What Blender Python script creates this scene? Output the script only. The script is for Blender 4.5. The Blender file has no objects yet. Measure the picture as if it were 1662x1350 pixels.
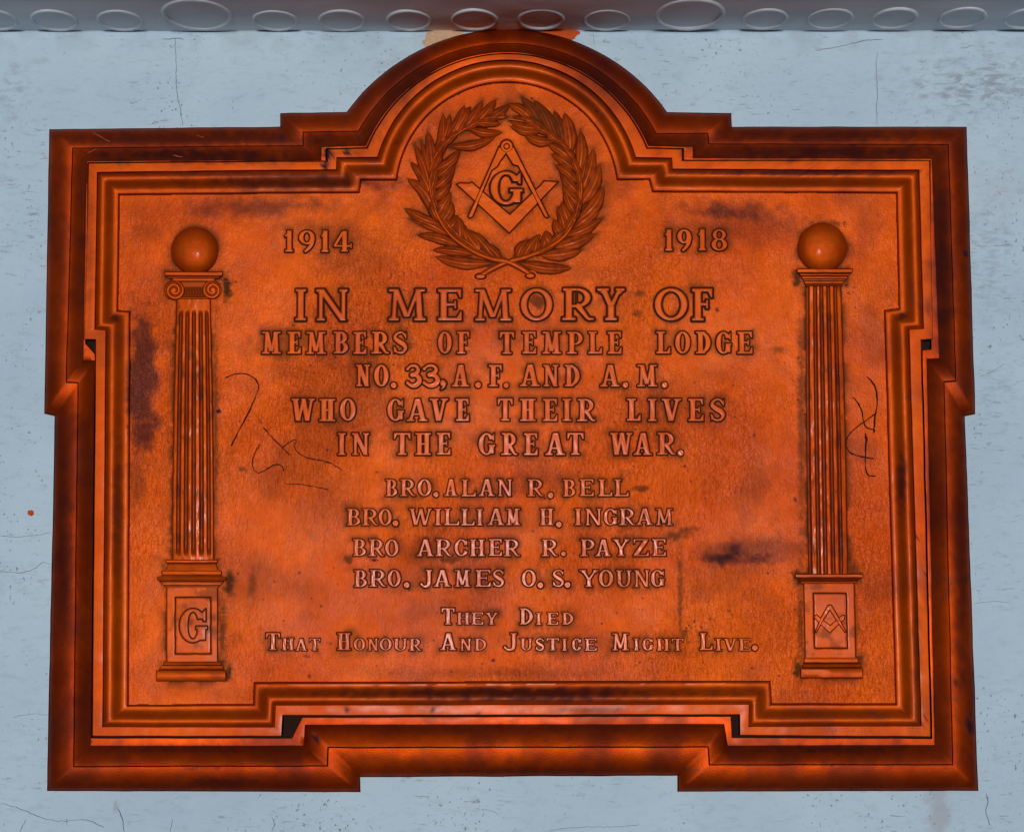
import bpy, math, random
import numpy as np
from mathutils import Vector

random.seed(7)
rng = np.random.default_rng(7)
scene = bpy.context.scene
COL = scene.collection

# ------------------------------------------------------------------ camera
W0, H0 = 1662.0, 1350.0
FPX = 5500.0            # focal length in photo pixels
S = 0.0005              # metres per photo pixel at the wall
D = FPX * S             # camera distance to wall
TILT = math.radians(4.5)
cam_d = bpy.data.cameras.new('camera')
cam_d.sensor_width = 36.0
cam_d.lens = FPX / W0 * 36.0
cam_d.clip_start = 0.01
cam_d.clip_end = 200.0
cam = bpy.data.objects.new('camera', cam_d)
cam.location = (0, -D, 0)
cam.rotation_euler = (math.radians(90) + TILT, 0, 0)
COL.objects.link(cam)
scene.camera = cam

# ------------------------------------------------------------------ world / sky
SUN_EL, SUN_AZ = math.radians(0.4), math.radians(0.0)
world = bpy.data.worlds.new('World')
scene.world = world
world.use_nodes = True
wn = world.node_tree
wn.nodes.clear()
wo = wn.nodes.new('ShaderNodeOutputWorld')
bg = wn.nodes.new('ShaderNodeBackground')
sky = wn.nodes.new('ShaderNodeTexSky')
sky.sky_type = 'NISHITA'
sky.sun_disc = False
sky.sun_elevation = SUN_EL
sky.sun_rotation = math.radians(180)
sky.air_density = 1.0
sky.dust_density = 0.3
sky.ozone_density = 4.0
bg.inputs['Strength'].default_value = 0.15
wn.links.new(sky.outputs[0], bg.inputs[0])
wn.links.new(bg.outputs[0], wo.inputs[0])

# ------------------------------------------------------------------ low soft lamp behind the camera, standing in for its flash
sd = bpy.data.lights.new('flash_sun', 'SUN')
sd.energy = 2.3
sd.angle = math.radians(4)
sd.color = (1.0, 0.98, 0.95)
so = bpy.data.objects.new('flash_sun', sd)
dirv = Vector((math.sin(SUN_AZ) * math.cos(SUN_EL), -math.cos(SUN_AZ) * math.cos(SUN_EL), math.sin(SUN_EL)))
so.rotation_euler = dirv.to_track_quat('Z', 'Y').to_euler()
so.location = (0, -2, 1)
COL.objects.link(so)

scene.view_settings.view_transform = 'Standard'
scene.view_settings.look = 'None'
scene.view_settings.exposure = 0.0
scene.view_settings.gamma = 1.0
scene.render.resolution_x = 1024
scene.render.resolution_y = 831

# ------------------------------------------------------------------ helpers
CT, ST = math.cos(TILT), math.sin(TILT)


def rays(u, v):
    u = np.asarray(u, float); v = np.asarray(v, float)
    a = (u - W0 / 2) / FPX
    b = (H0 / 2 - v) / FPX
    return a, CT - b * ST, ST + b * CT          # forward=(0,CT,ST) up=(0,-ST,CT)


def P(u, v, h):
    """traced coordinate (u, v) on the plaque -> point at h units (0.5 mm) in front of the wall"""
    dx, dy, dz = rays(u, v)
    t = (D - np.asarray(h, float) * S) / dy
    return np.stack([dx * t, -D + dy * t, dz * t], -1)


def mesh_obj(name, verts, faces, mat, parent=None, smooth=True, sharp=None, attr=None):
    me = bpy.data.meshes.new(name)
    verts = np.asarray(verts, float)
    if isinstance(faces, np.ndarray):
        nf, k = faces.shape
        me.vertices.add(len(verts)); me.vertices.foreach_set('co', verts.ravel())
        me.loops.add(nf * k); me.loops.foreach_set('vertex_index', faces.ravel().astype(np.int32))
        me.polygons.add(nf)
        me.polygons.foreach_set('loop_start', np.arange(0, nf * k, k, dtype=np.int32))
        me.update(calc_edges=True)
    else:
        me.from_pydata([tuple(p) for p in verts], [], faces)
        me.update()
    if smooth:
        me.polygons.foreach_set('use_smooth', [True] * len(me.polygons))
        if sharp:
            me.set_sharp_from_angle(angle=math.radians(sharp))
    if attr is not None:
        a = me.attributes.new('patina_shade', 'FLOAT_COLOR', 'POINT')
        buf = np.ones((len(verts), 4), np.float32)
        buf[:, :3] = attr
        a.data.foreach_set('color', buf.ravel())
    if mat is not None:
        me.materials.append(mat)
    me.validate()
    o = bpy.data.objects.new(name, me)
    COL.objects.link(o)
    if parent is not None:
        o.parent = parent
    return o


def grid_faces(nr, nc, closed=False):
    cc = nc if closed else nc - 1
    i = np.arange(nr - 1)[:, None]; j = np.arange(cc)[None, :]
    j2 = (j + 1) % nc
    return np.stack([i * nc + j, i * nc + j2, (i + 1) * nc + j2, (i + 1) * nc + j], -1).reshape(-1, 4)


# value noise for hand-cast irregularities and for the shapes of the tarnish
_N = rng.random((256, 256))


def vnoise(x, y, seed=0):
    x = np.asarray(x, float) + seed * 17.13; y = np.asarray(y, float) + seed * 31.7
    xi = np.floor(x).astype(int); yi = np.floor(y).astype(int)
    fx = x - xi; fy = y - yi
    fx = fx * fx * (3 - 2 * fx); fy = fy * fy * (3 - 2 * fy)
    g = lambda a, b: _N[a % 256, b % 256]
    return (g(xi, yi) * (1 - fx) * (1 - fy) + g(xi + 1, yi) * fx * (1 - fy)
            + g(xi, yi + 1) * (1 - fx) * fy + g(xi + 1, yi + 1) * fx * fy)


def fbm(x, y, o=4, seed=0):
    s = 0; a = 0.5; t = 0
    for k in range(o):
        s = s + a * vnoise(x * 2 ** k, y * 2 ** k, seed + k * 3); t += a; a *= 0.55
    return s / t


def smooth(a, b, x):
    t = np.clip((x - a) / (b - a), 0, 1)
    return t * t * (3 - 2 * t)


# ------------------------------------------------------------------ materials
def nodes(mat):
    mat.use_nodes = True
    nt = mat.node_tree
    nt.nodes.clear()
    out = nt.nodes.new('ShaderNodeOutputMaterial')
    pr = nt.nodes.new('ShaderNodeBsdfPrincipled')
    nt.links.new(pr.outputs[0], out.inputs[0])
    return nt, pr


def mixc(nt, fac, a, b):
    m = nt.nodes.new('ShaderNodeMix'); m.data_type = 'RGBA'
    for sock, val in ((m.inputs[0], fac), (m.inputs[6], a), (m.inputs[7], b)):
        if hasattr(val, 'links'):
            nt.links.new(val, sock)
        elif isinstance(val, tuple):
            sock.default_value = (*val, 1) if len(val) == 3 else val
        else:
            sock.default_value = val
    return m.outputs[2]


def math_n(nt, op, a, b=None, clamp=False):
    m = nt.nodes.new('ShaderNodeMath'); m.operation = op; m.use_clamp = clamp
    for i, val in enumerate((a, b)):
        if val is None: continue
        if hasattr(val, 'links'): nt.links.new(val, m.inputs[i])
        else: m.inputs[i].default_value = val
    return m.outputs[0]


def noise_n(nt, vec, scale, detail=4, rough=0.55, dist=0.0):
    n = nt.nodes.new('ShaderNodeTexNoise')
    n.inputs['Scale'].default_value = scale
    n.inputs['Detail'].default_value = detail
    n.inputs['Roughness'].default_value = rough
    n.inputs['Distortion'].default_value = dist
    nt.links.new(vec, n.inputs['Vector'])
    return n.outputs['Fac']


def ramp_n(nt, fac, a, b):
    m = nt.nodes.new('ShaderNodeMapRange'); m.interpolation_type = 'SMOOTHSTEP'
    m.inputs[1].default_value = a; m.inputs[2].default_value = b
    nt.links.new(fac, m.inputs[0])
    return m.outputs[0]


def mapping_n(nt, vec, rot=(0, 0, 0), scl=(1, 1, 1)):
    m = nt.nodes.new('ShaderNodeMapping')
    m.inputs['Rotation'].default_value = rot
    m.inputs['Scale'].default_value = scl
    nt.links.new(vec, m.inputs['Vector'])
    return m.outputs[0]


def bronze(name, c_lo, c_hi, grain=0.0, metallic=0.45, rough=0.54, tarnish=0.35, coat=0.022):
    mat = bpy.data.materials.new(name)
    nt, pr = nodes(mat)
    geo = nt.nodes.new('ShaderNodeNewGeometry')
    pos = geo.outputs['Position']
    big = ramp_n(nt, noise_n(nt, pos, 9, 5, 0.6, 0.6), 0.32, 0.68)
    mid = ramp_n(nt, noise_n(nt, pos, 60, 5, 0.65, 0.4), 0.3, 0.7)
    col = mixc(nt, big, c_lo, c_hi)
    col = mixc(nt, math_n(nt, 'MULTIPLY', mid, 0.35), col, tuple(x * 0.62 for x in c_lo))
    # fine mottled tarnish in the cast skin
    tn = math_n(nt, 'MULTIPLY', ramp_n(nt, noise_n(nt, pos, 22, 6, 0.7, 1.2), 0.56, 0.72), tarnish)
    col = mixc(nt, tn, col, (0.17, 0.035, 0.018))
    # pits: small dark specks
    pit = ramp_n(nt, noise_n(nt, pos, 520, 2, 0.5), 0.70, 0.755)
    gate = ramp_n(nt, noise_n(nt, pos, 40, 3, 0.6), 0.5, 0.6)
    pit = math_n(nt, 'MULTIPLY', pit, gate)
    col = mixc(nt, math_n(nt, 'MULTIPLY', pit, 0.85), col, (0.05, 0.012, 0.01))
    at = nt.nodes.new('ShaderNodeAttribute'); at.attribute_name = 'patina_shade'
    sp = nt.nodes.new('ShaderNodeSeparateColor')
    nt.links.new(at.outputs['Color'], sp.inputs[0])
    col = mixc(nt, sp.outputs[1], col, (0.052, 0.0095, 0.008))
    col = mixc(nt, sp.outputs[0], col, (0.050, 0.021, 0.007))
    col = mixc(nt, sp.outputs[2], col, (0.009, 0.009, 0.019))
    nt.links.new(col, pr.inputs['Base Color'])
    anyp = math_n(nt, 'ADD', sp.outputs[0], math_n(nt, 'ADD', math_n(nt, 'MULTIPLY', sp.outputs[1], 0.5), sp.outputs[2]), True)
    met = math_n(nt, 'MULTIPLY', math_n(nt, 'SUBTRACT', 1.0, math_n(nt, 'MULTIPLY', anyp, 0.8)), metallic)
    nt.links.new(met, pr.inputs['Metallic'])
    rr = math_n(nt, 'ADD', rough - 0.06, math_n(nt, 'MULTIPLY', noise_n(nt, pos, 45, 4, 0.6), 0.14))
    nt.links.new(rr, pr.inputs['Roughness'])
    cw = math_n(nt, 'MULTIPLY', math_n(nt, 'SUBTRACT', 1.0, anyp), math_n(nt, 'ADD', coat * 0.5, math_n(nt, 'MULTIPLY', ramp_n(nt, noise_n(nt, pos, 30, 5, 0.65, .5), .35, .65), coat)))
    nt.links.new(cw, pr.inputs['Coat Weight'])
    pr.inputs['Coat Roughness'].default_value = 0.15
    nt.links.new(math_n(nt, 'SUBTRACT', 0.06, math_n(nt, 'MULTIPLY', anyp, 0.05)), pr.inputs['Specular IOR Level'])
    # relief
    fine = noise_n(nt, pos, 900, 3, 0.6)
    b = nt.nodes.new('ShaderNodeBump'); b.inputs['Distance'].default_value = 0.0004
    b.inputs['Strength'].default_value = 0.35
    nt.links.new(fine, b.inputs['Height'])
    last = b
    if grain > 0:
        v1 = mapping_n(nt, pos, (0, math.radians(-24), 0), (1.0, 1.0, 0.42))
        g1 = noise_n(nt, v1, 430, 2, 0.5, 0.9)
        g2 = noise_n(nt, mapping_n(nt, pos, (0, math.radians(-18), 0), (1.0, 1.0, 0.55)), 190, 3, 0.55, 0.5)
        sz = nt.nodes.new('ShaderNodeSeparateXYZ'); nt.links.new(pos, sz.inputs[0])
        low = ramp_n(nt, sz.outputs[2], 0.42, 0.30)
        amp = math_n(nt, 'ADD', 0.25, math_n(nt, 'MULTIPLY', math_n(nt, 'MULTIPLY', ramp_n(nt, noise_n(nt, pos, 6, 2), 0.4, 0.62), 0.75), low))
        gg = math_n(nt, 'MULTIPLY', math_n(nt, 'ADD', g1, math_n(nt, 'MULTIPLY', g2, 0.8)), amp)
        b2 = nt.nodes.new('ShaderNodeBump'); b2.inputs['Distance'].default_value = 0.0011 * grain
        b2.inputs['Strength'].default_value = 0.9
        nt.links.new(gg, b2.inputs['Height'])
        nt.links.new(b.outputs[0], b2.inputs['Normal'])
        last = b2
    nt.links.new(last.outputs[0], pr.inputs['Normal'])
    if grain > 0:
        nt.links.new(last.outputs[0], pr.inputs['Coat Normal'])
    return mat


M_FIELD = bronze('bronze_field', (0.45, 0.053, 0.001), (0.56, 0.084, 0.0015), grain=.8)
M_RELIEF = bronze('bronze_relief', (0.40, 0.047, 0.001), (0.50, 0.074, 0.0015), tarnish=0.35, metallic=.5, rough=.53, coat=.042)
M_FRAME = bronze('bronze_frame', (0.23, 0.0225, 0.002), (0.43, 0.050, 0.002), tarnish=0.8, metallic=0.72, rough=0.46, coat=0.006)
M_PLATE = bronze('bronze_border', (0.36, 0.042, 0.001), (0.46, 0.067, 0.0015), tarnish=0.5, metallic=.5, rough=.5, coat=.018)


def plain(name, col, rough=0.7, metallic=0.0, var=0.3, scale=200):
    mat = bpy.data.materials.new(name)
    nt, pr = nodes(mat)
    geo = nt.nodes.new('ShaderNodeNewGeometry')
    n = noise_n(nt, geo.outputs['Position'], scale, 4)
    c = mixc(nt, n, tuple(x * (1 - var) for x in col), tuple(min(1, x * (1 + var)) for x in col))
    nt.links.new(c, pr.inputs['Base Color'])
    pr.inputs['Roughness'].default_value = rough
    pr.inputs['Metallic'].default_value = metallic
    pr.inputs['Specular IOR Level'].default_value = 0.12
    return mat


M_SCRATCH = plain('dark_scratch', (0.035, 0.008, 0.006), 1.0)
M_CRACK = plain('crack_dirt', (0.15, 0.15, 0.18), 0.9)
M_RUST = plain('rust_flake', (0.45, 0.07, 0.012), 0.8, 0, 0.5, 700)
M_BARE = plain('bare_plaster', (0.50, 0.34, 0.22), 0.9, 0, 0.35, 500)
M_DARK = plain('dark_gap', (0.022, 0.009, 0.006), 0.95)

# painted plaster wall
M_WALL = bpy.data.materials.new('painted_plaster')
nt, pr = nodes(M_WALL)
geo = nt.nodes.new('ShaderNodeNewGeometry'); pos = geo.outputs['Position']
c = mixc(nt, ramp_n(nt, noise_n(nt, pos, 7, 5, 0.6), 0.3, 0.7), (0.355, 0.50, 0.615), (0.42, 0.565, 0.675))
c = mixc(nt, math_n(nt, 'MULTIPLY', ramp_n(nt, noise_n(nt, mapping_n(nt, pos, (0, 0, 0), (0.35, 1, 1)), 160, 5, 0.7, 0.5), 0.50, 0.74), 0.38), c, (0.24, 0.31, 0.38))
c = mixc(nt, math_n(nt, 'MULTIPLY', ramp_n(nt, noise_n(nt, pos, 55, 3, 0.6), 0.6, 0.8), 0.25), c, (0.25, 0.26, 0.33))
st = noise_n(nt, mapping_n(nt, pos, (0, math.radians(8), 0), (0.22, 1, 1)), 330, 3, 0.6, 0.4)
stg = ramp_n(nt, noise_n(nt, pos, 11, 3, 0.6), 0.42, 0.62)
c = mixc(nt, math_n(nt, 'MULTIPLY', math_n(nt, 'MULTIPLY', ramp_n(nt, st, 0.60, 0.70), stg), 0.6), c, (0.16, 0.18, 0.215))
dots = math_n(nt, 'MULTIPLY', ramp_n(nt, noise_n(nt, pos, 360, 2, 0.4), 0.66, 0.75), ramp_n(nt, noise_n(nt, pos, 13, 3, .6), .44, .62))
c = mixc(nt, math_n(nt, 'MULTIPLY', dots, 0.75), c, (0.13, 0.13, 0.17))
at = nt.nodes.new('ShaderNodeAttribute'); at.attribute_name = 'patina_shade'
sp = nt.nodes.new('ShaderNodeSeparateColor'); nt.links.new(at.outputs['Color'], sp.inputs[0])
c = mixc(nt, sp.outputs[0], c, (0.24, 0.17, 0.16))
sm = math_n(nt, 'MULTIPLY', sp.outputs[1], ramp_n(nt, noise_n(nt, mapping_n(nt, pos, (0, math.radians(12), 0), (0.4, 1, 1)), 210, 4, 0.7, .5), .42, .62))
c = mixc(nt, sm, c, (0.14, 0.15, 0.19))
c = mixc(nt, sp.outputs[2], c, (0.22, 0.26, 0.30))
nt.links.new(c, pr.inputs['Base Color'])
pr.inputs['Roughness'].default_value = 0.62
b = nt.nodes.new('ShaderNodeBump'); b.inputs['Distance'].default_value = 0.0011; b.inputs['Strength'].default_value = 0.7
h1 = math_n(nt, 'ADD', noise_n(nt, pos, 120, 5, 0.6), math_n(nt, 'MULTIPLY', noise_n(nt, mapping_n(nt, pos, (0, 0, 0), (0.2, 1, 1)), 260, 3), 0.5))
h1 = math_n(nt, 'SUBTRACT', h1, math_n(nt, 'MULTIPLY', dots, 0.5))
nt.links.new(h1, b.inputs['Height']); nt.links.new(b.outputs[0], pr.inputs['Normal'])

# grey painted pressed metal
M_SOFFIT = bpy.data.materials.new('grey_painted_metal')
nt, pr = nodes(M_SOFFIT)
geo = nt.nodes.new('ShaderNodeNewGeometry'); pos = geo.outputs['Position']
c = mixc(nt, ramp_n(nt, noise_n(nt, pos, 14, 5, 0.65), 0.35, 0.65), (0.70, 0.78, 0.85), (0.80, 0.87, 0.93))
c = mixc(nt, math_n(nt, 'MULTIPLY', ramp_n(nt, noise_n(nt, pos, 300, 3, 0.6), 0.66, 0.74), 0.5), c, (0.09, 0.09, 0.13))
nt.links.new(c, pr.inputs['Base Color'])
pr.inputs['Roughness'].default_value = 0.62
pr.inputs['Specular IOR Level'].default_value = 0.25
b = nt.nodes.new('ShaderNodeBump'); b.inputs['Distance'].default_value = 0.0006; b.inputs['Strength'].default_value = 0.5
nt.links.new(noise_n(nt, pos, 90, 4, 0.6), b.inputs['Height']); nt.links.new(b.outputs[0], pr.inputs['Normal'])

M_RING = plain('worn_ring_metal', (0.68, 0.76, 0.83), 0.45, 0.0, 0.2, 160)
# ------------------------------------------------------------------ wall
TOPW = float(P(831, 48.5, 0)[2])      # height of the line where the soffit meets the wall
SOF_T = math.radians(-1.5)


def structure(o):
    o['kind'] = 'structure'
    return o


gx = np.concatenate([np.linspace(-1.6, -.46, 12), np.linspace(-.44, .44, 331), np.linspace(.46, 1.6, 12)])
gz = np.concatenate([np.linspace(-1.5, -.19, 12), np.linspace(-.175, TOPW, 271)])
X, Z = np.meshgrid(gx, gz)
wy = -(fbm(X * 6 + 9, Z * 6 + 5, 3) - 0.5) * 0.0016 + 0.0006
V = np.stack([X, wy, Z], -1).reshape(-1, 3)
# pigment marks in the paint, by traced position
wu = W0 / 2 + X / S * .998; wv = 1108 - Z / S
wa = np.zeros((X.size, 3), np.float32)
def wst(cx, cy, rx, ry, sd, am, rag=.6):
    d = np.hypot((wu - cx) / rx, (wv - cy) / ry) + (fbm(wu / 14, wv / 14, 4, sd) - .5) * 2 * rag
    return (smooth(1.3, .2, d) * am).ravel()
wa[:, 0] = np.maximum.reduce([wst(1520, 1330, 20, 90, 3, .38, .8), wst(1500, 1296, 10, 12, 4, .35), wst(193, 1306, 5, 12, 5, .5, .3), wst(1630, 300, 60, 60, 9, .1)])
wa[:, 1] = np.maximum.reduce([wst(1590, 130, 130, 50, 5, .55, .9), wst(1600, 420, 60, 120, 6, .3, .9), wst(15, 140, 30, 60, 7, .35, .9), wst(30, 940, 40, 30, 8, .2, .9), wst(1620, 640, 30, 60, 11, .3, .9), wst(640, 110, 60, 40, 12, .15, .9)])
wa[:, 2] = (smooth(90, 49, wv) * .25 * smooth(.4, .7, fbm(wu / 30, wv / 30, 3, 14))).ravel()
wall = structure(mesh_obj('wall', V, grid_faces(len(gz), len(gx)), M_WALL, attr=wa))
bk = np.array([(-1.6, .25, -1.5), (1.6, .25, -1.5), (1.6, .25, TOPW), (-1.6, .25, TOPW)])


def ribbon(name, pts, width, h, mat, parent, jit=0.6, step=3.0, kind=None):
    """thin irregular mark along a traced line"""
    pts = np.array(pts, float)
    # catmull-rom resample
    q = []
    pp = np.vstack([2 * pts[0] - pts[1], pts, 2 * pts[-1] - pts[-2]])
    for i in range(1, len(pp) - 2):
        n = max(2, int(np.hypot(*(pp[i + 1] - pp[i])) / step))
        for k in range(n):
            t = k / n
            q.append(0.5 * ((2 * pp[i]) + (-pp[i - 1] + pp[i + 1]) * t + (2 * pp[i - 1] - 5 * pp[i] + 4 * pp[i + 1] - pp[i + 2]) * t * t
                            + (-pp[i - 1] + 3 * pp[i] - 3 * pp[i + 1] + pp[i + 2]) * t ** 3))
    q.append(pts[-1]); q = np.array(q)
    q += (rng.random(q.shape) - 0.5) * jit
    tg = np.gradient(q, axis=0); tg /= np.linalg.norm(tg, axis=1)[:, None] + 1e-9
    nrm = np.stack([-tg[:, 1], tg[:, 0]], 1)
    w = width * (0.35 + 1.0 * fbm(np.arange(len(q)) / 4.0 + width * 9, np.zeros(len(q)) + len(q), 3)) * 0.5
    w[0] *= 0.2; w[-1] *= 0.2
    L = q + nrm * w[:, None]; R = q - nrm * w[:, None]
    n = len(q)
    v = np.concatenate([P(L[:, 0], L[:, 1], h), P(q[:, 0], q[:, 1], h + 0.25), P(R[:, 0], R[:, 1], h)])
    f = []
    for i in range(n - 1):
        f.append((i, i + 1, n + i + 1, n + i)); f.append((n + i, n + i + 1, 2 * n + i + 1, 2 * n + i))
    return mesh_obj(name, v, f, mat, parent, smooth=False)


for pts, w in [
    ([(284, 62), (285, 90), (286, 130), (288, 155), (293, 180), (296, 205)], 1.6),
    ([(262, 64), (290, 63), (300, 66)], 1.4),
    ([(1424, 84), (1422, 110), (1424, 150), (1423, 180), (1424, 204)], 1.3),
    ([(1322, 83), (1370, 74), (1405, 66), (1432, 64)], 1.2),
    ([(0, 869), (30, 871), (82, 865)], 1.3),
    ([(0, 927), (35, 929), (58, 921), (70, 912), (84, 917)], 1.7),
    ([(20, 1164), (50, 1158), (78, 1160)], 1.2),
    ([(0, 1302), (30, 1311), (70, 1327), (100, 1332), (140, 1330), (170, 1343)], 1.7),
    ([(191, 1310), (198, 1328), (201, 1350)], 2.8),
    ([(107, 1326), (109, 1340)], 1.5), ([(42, 1328), (32, 1350)], 1.4),
    ([(1600, 1287), (1604, 1300), (1600, 1318), (1608, 1340)], 2.2),
    ([(1630, 590), (1610, 604), (1590, 610)], 1.2),
    ([(440, 1325), (446, 1335), (440, 1350)], 1.6), ([(280, 1328), (276, 1350)], 1.4),
    ([(890, 1347), (940, 1342), (1000, 1341), (1040, 1338)], 1.3),
    ([(780, 1312), (800, 1316), (812, 1323)], 1.2), ([(963, 54), (964, 75)], 1.2),
    ([(1580, 980), (1610, 975), (1640, 978)], 1.1), ([(598, 1338), (606, 1346)], 1.6),
]:
    ribbon('crack', pts, w * .45, 1.2, M_CRACK, wall, jit=1.6, step=4)


def blob(name, cx, cy, rx, ry, h, mat, parent, n=30, seed=0, thick=0.8):
    a = np.linspace(0, 2 * math.pi, n, endpoint=False)
    r = 0.65 + 0.6 * fbm(np.cos(a) * 2.2 + 7, np.sin(a) * 2.2 + 3, 3, seed)
    u = cx + rx * r * np.cos(a); v = cy + ry * r * np.sin(a)
    u2 = cx + rx * r * 0.8 * np.cos(a); v2 = cy + ry * r * 0.8 * np.sin(a)
    vv = np.concatenate([P(u, v, h), P(u2, v2, h + thick), P([cx], [cy], h + thick * 1.1)])
    f = [(i, (i + 1) % n, n + (i + 1) % n, n + i) for i in range(n)] + [(n + i, n + (i + 1) % n, 2 * n) for i in range(n)]
    return mesh_obj(name, vv, f, mat, parent, smooth=True)


o = blob('rust_spot', 50, 832, 5.5, 5.0, 0.6, M_RUST, wall, seed=4)
blob('bare_plaster_patch', 722, 58, 34, 12, 0.5, M_BARE, wall, seed=2)
blob('bare_plaster_patch', 700, 70, 14, 9, 0.5, M_BARE, wall, seed=9)
blob('rust_flake', 905, 55, 36, 9, 1.0, M_RUST, wall, seed=5)
blob('rust_flake', 920, 60, 14, 6, 1.2, M_RUST, wall, seed=6)

# ------------------------------------------------------------------ soffit
def SOF(s, d, lift=0.0):
    """point on the soffit: s = metres along the wall, d = metres out from the wall, lift = down off its face"""
    s = np.asarray(s, float); d = np.asarray(d, float)
    y = -d * math.cos(SOF_T) - lift * math.sin(SOF_T) * -1
    z = TOPW - d * math.sin(SOF_T) - lift * math.cos(SOF_T)
    return np.stack([s + 0 * d, y + 0 * s, z + 0 * s], -1)


def sof_hit(u, v):
    dx, dy, dz = rays(u, v)
    c, s_ = math.cos(SOF_T), math.sin(SOF_T)
    # plane: (z-TOPW)*c - y*s = 0   (d=-y/c, z = TOPW - d s)
    t = (TOPW * c + (-D) * s_) / (dz * c - dy * s_)
    y = -D + dy * t
    return dx * t, -y / c


sx = np.linspace(-1.6, 1.6, 321); sdd = np.concatenate([np.linspace(0, 0.12, 25), np.linspace(0.124, 0.165, 8)])
SX, SDD = np.meshgrid(sx, sdd)
sv = SOF(SX, SDD, (fbm(SX * 14, SDD * 14, 3, 5) - 0.5) * 0.003 + 0.0005)
soffit = structure(mesh_obj('soffit', sv.reshape(-1, 3), grid_faces(len(sdd), len(sx)), M_SOFFIT))

RINGS = [(-10, 31, 38), (88, 32, 38), (195, 32, 37), (320, 22, 57), (447, 32, 37), (555, 32, 38), (664, 32, 37), (770, 31, 38), (878, 30, 38),
         (985, 31, 38), (1120, 22, 57), (1242, 30, 37), (1347, 29, 37), (1452, 29, 37), (1562, 28, 38), (1668, 29, 38)]
for (u, v, rpx) in RINGS:
    s0, d0 = sof_hit(u, v)
    RAT = 2.0
    R0 = rpx * S * 0.93; r0 = (0.0017 if rpx < 50 else 0.0020)
    n1, n2 = 56, 10
    a = np.linspace(0, 2 * math.pi, n1, endpoint=False)[:, None]
    b_ = np.linspace(-0.05, math.pi + 0.05, n2)[None, :]
    wob = 1 + 0.03 * (fbm(np.cos(a) * 2 + u, np.sin(a) * 2, 2) - 0.5)
    rr = R0 * wob + r0 * np.cos(b_)
    rv = SOF(s0 + rr * np.cos(a), d0 + rr * np.sin(a) * RAT, r0 * 1.15 * np.sin(b_) + 0.0001)
    f = [(i * n2 + j, i * n2 + j + 1, ((i + 1) % n1) * n2 + j + 1, ((i + 1) % n1) * n2 + j) for i in range(n1) for j in range(n2 - 1)]
    mesh_obj('embossed_ring', rv.reshape(-1, 3), f, M_RING, soffit)

# ------------------------------------------------------------------ plaque outlines (traced)
def arc(p0, top, p1, n=44):
    (x1, y1), (x2, y2), (x3, y3) = p0, top, p1
    d = 2 * (x1 * (y2 - y3) + x2 * (y3 - y1) + x3 * (y1 - y2))
    ux = ((x1 * x1 + y1 * y1) * (y2 - y3) + (x2 * x2 + y2 * y2) * (y3 - y1) + (x3 * x3 + y3 * y3) * (y1 - y2)) / d
    uy = ((x1 * x1 + y1 * y1) * (x3 - x2) + (x2 * x2 + y2 * y2) * (x1 - x3) + (x3 * x3 + y3 * y3) * (x2 - x1)) / d
    r = math.hypot(x1 - ux, y1 - uy)
    a0 = math.atan2(y1 - uy, x1 - ux); a1 = math.atan2(y3 - uy, x3 - ux)
    if a0 > 0: a0 -= 2 * math.pi
    if a1 > 0 and a1 > math.pi / 2: a1 -= 2 * math.pi
    return [(ux + r * math.cos(t), uy + r * math.sin(t)) for t in np.linspace(a0, a1, n)]


OUT = {
    'A': dict(c=[(80, 210), (455, 206), (455, 184), (563, 182), (1083, 182), (1187, 184), (1188, 206), (1569, 206), (1583, 672), (1566, 675),
                 (1588, 1283), (1100, 1284), (1100, 1258), (584, 1261), (585, 1285), (76, 1283), (89, 675), (72, 671)], top=(822, 48)),
    'B': dict(c=[(118, 241), (492, 237), (492, 215), (582, 214), (1065, 218), (1148, 217), (1150, 234), (1539, 235), (1551, 618), (1532, 619),
                 (1546, 1240), (1152, 1240), (1150, 1211), (532, 1212), (531, 1242), (120, 1243), (127, 621), (108, 620)], top=(822, 71)),
    'C': dict(c=[(141, 262), (521, 260), (522, 239), (594, 237), (1052, 237), (1125, 239), (1125, 257), (1512, 258), (1525, 582), (1504, 583),
                 (1517, 1209), (1181, 1210), (1175, 1175), (495, 1176), (494, 1210), (147, 1210), (154, 586), (135, 585)], top=(821.5, 85)),
    'G': dict(c=[(142.5, 263.5), (529, 261), (529, 241), (595, 239.5), (1051, 239.5), (1109, 241), (1109, 259.5), (1510.5, 260), (1511, 567), (1497, 568),
                 (1513, 1198), (1188, 1196), (1186, 1161.5), (491, 1163.5), (473, 1197), (148, 1197), (153.5, 574), (138.5, 556)], top=(821.5, 86.5)),
    'D': dict(c=[(144, 265), (532, 262), (532, 242.5), (596, 241), (1050, 241), (1107, 242.5), (1107, 261), (1509, 261), (1514, 551), (1495, 552),
                 (1510.5, 1195), (1201, 1192.5), (1200, 1159), (459, 1160.5), (457, 1194), (150, 1194), (155.5, 551), (136.5, 551)], top=(821.5, 88)),
    'E': dict(c=[(158, 280), (546, 275.5), (547, 256), (613, 255.5), (1031, 256), (1090, 257), (1091, 275), (1491, 276.5), (1499, 533), (1475, 534),
                 (1495, 1177), (1216, 1178), (1216, 1142), (447, 1143.5), (445, 1179), (167, 1178.5), (172, 535.5), (154, 534)], top=(821.5, 97.5)),
    'F': dict(c=[(195.5, 318), (585, 314), (588, 294), (645.5, 294), (1000, 293.5), (1052, 293), (1057.5, 313), (1453, 315), (1457.5, 500), (1434, 503),
                 (1452, 1140.5), (1254, 1140.5), (1251.5, 1103.5), (411, 1106), (410, 1141), (210, 1143), (213, 504.5), (193, 503)], top=(822.5, 135.5)),
}
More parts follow.
